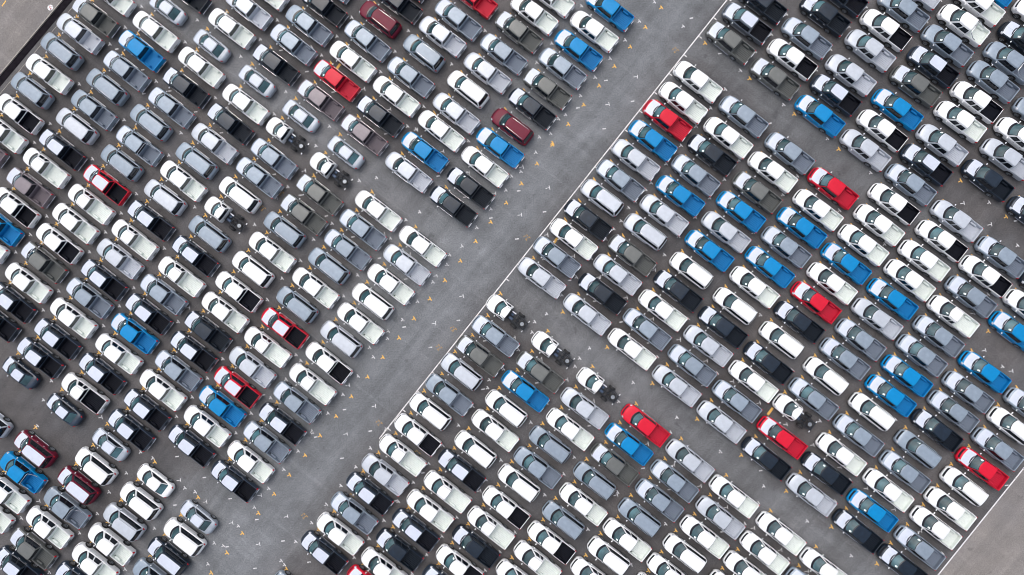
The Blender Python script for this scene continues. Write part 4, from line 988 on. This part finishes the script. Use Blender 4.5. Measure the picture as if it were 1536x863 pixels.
("wX",0.67,-28.55,"white pickup with short cab and long bed between white pickup above and white pickup below"),
("sP",16.47,-17.85,"silver pickup at upper end of its line, beside grey pickup"),
("gP",14.88,-19.97,"grey pickup with white bonnet sheet, silver pickup above, grey pickup below, silver pickup behind"),
("gP",13.33,-21.97,"grey pickup, fourth such from top in 13th slanted line from left"),
("gS",11.34,-23.83,"grey SUV, first such from top in 13th slanted line from left"),
("wP",9.97,-26.11,"white pickup, grey SUV above, white SUV below, white pickup ahead"),
("wS",8.16,-27.88,"white SUV, second such from top in 13th slanted line from left"),
("wP",6.61,-30.17,"white pickup, eighth such from top in 13th slanted line from left"),
("wP",14.53,-29.73,"white pickup, white SUV above, white pickup below, white pickup ahead"),
("wP",20.99,-21.53,"white pickup, fourth such from top in 14th slanted line from left"),
("sP",19.59,-23.73,"silver pickup, white pickup above, white pickup below, white pickup behind"),
("wP",17.96,-25.73,"white pickup, silver pickup above, white SUV below, white pickup behind"),
("wS",16.01,-27.50,"white SUV, second such from top in 14th slanted line from left"),
("wP",22.46,-29.39,"white pickup, fourth such from top in 15th slanted line from left"),
("wP",24.12,-27.36,"white pickup, white pickup above, white pickup below, silver pickup ahead"),
("wP",20.87,-31.39,"white pickup, fifth such from top in 15th slanted line from left"),
("wP",13.16,-31.74,"white pickup, seventh such from top in 14th slanted line from left"),
("rP",25.93,-15.41,"red pickup with white bonnet sheet between white chassis cab above and black pickup below"),
("kP",24.31,-17.58,"black pickup with white bonnet sheet at lower end of its line, beside red pickup"),
("wP",31.96,-17.10,"white pickup, grey pickup above, black pickup below, white chassis cab ahead"),
("kP",30.45,-19.08,"black pickup with white bonnet sheet, white pickup above, silver pickup below, blue pickup behind"),
("sP",28.92,-21.29,"silver pickup, first such from top in 15th slanted line from left"),
("wP",25.81,-25.31,"white pickup, second such from top in 15th slanted line from left"),
("wP",36.75,-20.75,"white pickup between grey pickup above and blue pickup below"),
("bP",35.15,-22.86,"blue pickup with white bonnet sheet between white pickup above and black pickup below"),
("kP",33.66,-25.01,"black pickup with white bonnet sheet at lower end of its line, beside blue pickup"),
("wP",30.32,-28.96,"white pickup, third such from top in 16th slanted line from left"),
("gP",38.44,-18.85,"grey pickup with white bonnet sheet, grey SUV above, white pickup below, white pickup behind"),
("wP",41.56,-24.56,"white pickup between white pickup above and grey pickup below"),
("gP",39.93,-26.63,"grey pickup with white bonnet sheet between white pickup above and black pickup below"),
("kP",38.24,-28.58,"black pickup, first such from top in 17th slanted line from left"),
("wP",43.03,-22.58,"white pickup, white SUV above, white pickup below, grey pickup ahead"),
("wS",44.44,-20.34,"white SUV between red pickup above and white pickup below"),
("rP",46.24,-18.46,"red pickup with white bonnet sheet between grey pickup above and white SUV below"),
("gP",47.83,-16.45,"grey pickup with white bonnet sheet between white SUV above and red pickup below"),
("gS",39.77,-16.56,"grey SUV between black pickup above and grey pickup below"),
("gP",28.79,-31.04,"grey pickup, fourth such from top in 16th slanted line from left"),
]
HEAD = 142.3
def tee(mb, x, y, ang, bl, stem, th, mi):
    a = R(ang); d = Vector((math.cos(a), math.sin(a))); n = Vector((-d.y, d.x))
    c = Vector((x, y)); strip(mb, c-d*bl/2, c+d*bl/2, th, .008, mi)
    strip(mb, c-n*th*.45, c-n*(stem+.001), th*.9, .012, mi)
mb = MB()
def glyph(k, x, y):
    j = random.uniform(-5, 5); e = random.uniform(.9, 1.1)
    if k == 'y': tee(mb, x, y, -57+j, .47*e, .32, .12, 1)
    elif k == 'w': tee(mb, x, y, -52+j, .42*e, .27, .11, 0)
    elif k == 't': tee(mb, x+.12, y, -80+j, .42*e, .42, .09, 0)
    elif k == 'd': strip(mb, (x-.19, y-.02), (x+.19, y+.03), .13, .008, 0)
    elif k == 'b': strip(mb, (x-.27, y-.36), (x+.27, y+.36), .28, .008, 1)
    elif k == 'n':
        for dx, dy, ax in ((-.25, .1, 30), (0, .22, -50), (.05, -.1, 40), (.28, -.02, -50), (-.1, -.25, -48)):
            strip(mb, (x+dx-.12*math.cos(R(ax)), y+dy-.12*math.sin(R(ax))), (x+dx+.12*math.cos(R(ax)), y+dy+.12*math.sin(R(ax))), .09, .008+.004*(dx > 0), 2)
for k, x, y in MARKS: glyph(k, x, y)
ys = [(x, y) for k, x, y in MARKS]
for c, x, y, l in VEHICLES:
    px, py = x-.70, y+2.03
    if all((px-a)**2+(py-b)**2 > .5 for a, b in ys): glyph('y', px, py); ys.append((px, py))
    px, py = x+2.9, y-.95
    if random.random() < .5 and all((px-a)**2+(py-b)**2 > .6 for a, b in ys): glyph('w', px, py); ys.append((px, py))
struct('parking_marks', mb, [WHITE2, YEL, FADED])
mb = MB(); dx_, dy_ = (-51.44,30.02)
mb.disc_profile([(.32, .104), (.001, .104)], 'z', (dx_, dy_, 0), 28, 0)
for (p, q) in (((-.06, .14), (-.06, -.02)), ((-.06, -.02), (.12, -.14)), ((-.06, .14), (.05, .15))):
    strip(mb, (dx_+p[0], dy_+p[1]), (dx_+q[0], dy_+q[1]), .06, .108+.004*(p[1] < 0)+.002*(q[0] == .05), 1)
struct('road_emblem', mb, [WHITE, mat('red_road_paint', (.5, .06, .05), .7)])
mb = MB(); yx, yy = (-56.52,30.52)
strip(mb, (yx-.22, yy-.30), (yx+.22, yy+.30), .13, .104, 0); struct('road_dash', mb, [YEL])

# ------------------------------------------------------------------ vehicles: each one an Empty with its parts
def copy_tree(o, parent=None):
    c = o.copy(); COLN.objects.link(c)
    if parent: c.parent = parent
    for ch in CH[o.name]:
        copy_tree_child(ch, c)
    return c
def copy_tree_child(ch, parent):
    d = ch.copy(); COLN.objects.link(d); d.parent = parent
    for g in CH.get(ch.name, ()): copy_tree_child(g, d)
PROTO = {}; CH = {}
CAT = {'P': 'pickup', 'L': 'pickup', 'X': 'pickup', 'Y': 'pickup', 'S': 'suv', 'D': 'sedan', 'C': 'chassis truck'}
GRP = {'pickup': 'pickups parked in rows on the lot', 'suv': 'SUVs parked in rows on the lot', 'sedan': 'sedans parked in rows on the lot', 'chassis truck': 'trucks without a bed on the lot'}
hd = R(HEAD)
for code, x, y, label in VEHICLES:
    if code not in PROTO:
        o = make_vehicle(code); PROTO[code] = o
        for ch in o.children_recursive: CH.setdefault(ch.parent.name, []).append(ch)
    else:
        o = copy_tree(PROTO[code])
    off = .20 if code[1] == 'C' else -.02
    a = hd+R(random.gauss(0, .45))+R(-.3 if x > 5 else .3)*0
    o.location = (x-off*math.cos(a), y-off*math.sin(a), .012)
    o.rotation_euler = (0, 0, a)
    o['label'] = label; o['category'] = CAT[code[1]]; o['group'] = GRP[CAT[code[1]]]

for o in scene.objects:
    if o.name.startswith('sticker'):
        q = random.random()
        if q < .18: o.scale = (1, -1, 1)
        o.location.x += random.uniform(-.02, .02); o.location.y += random.uniform(-.05, .05)
    elif o.name.startswith('hood_film'):
        o.location.x += random.uniform(-.035, .02); o.location.y += random.uniform(-.02, .02)
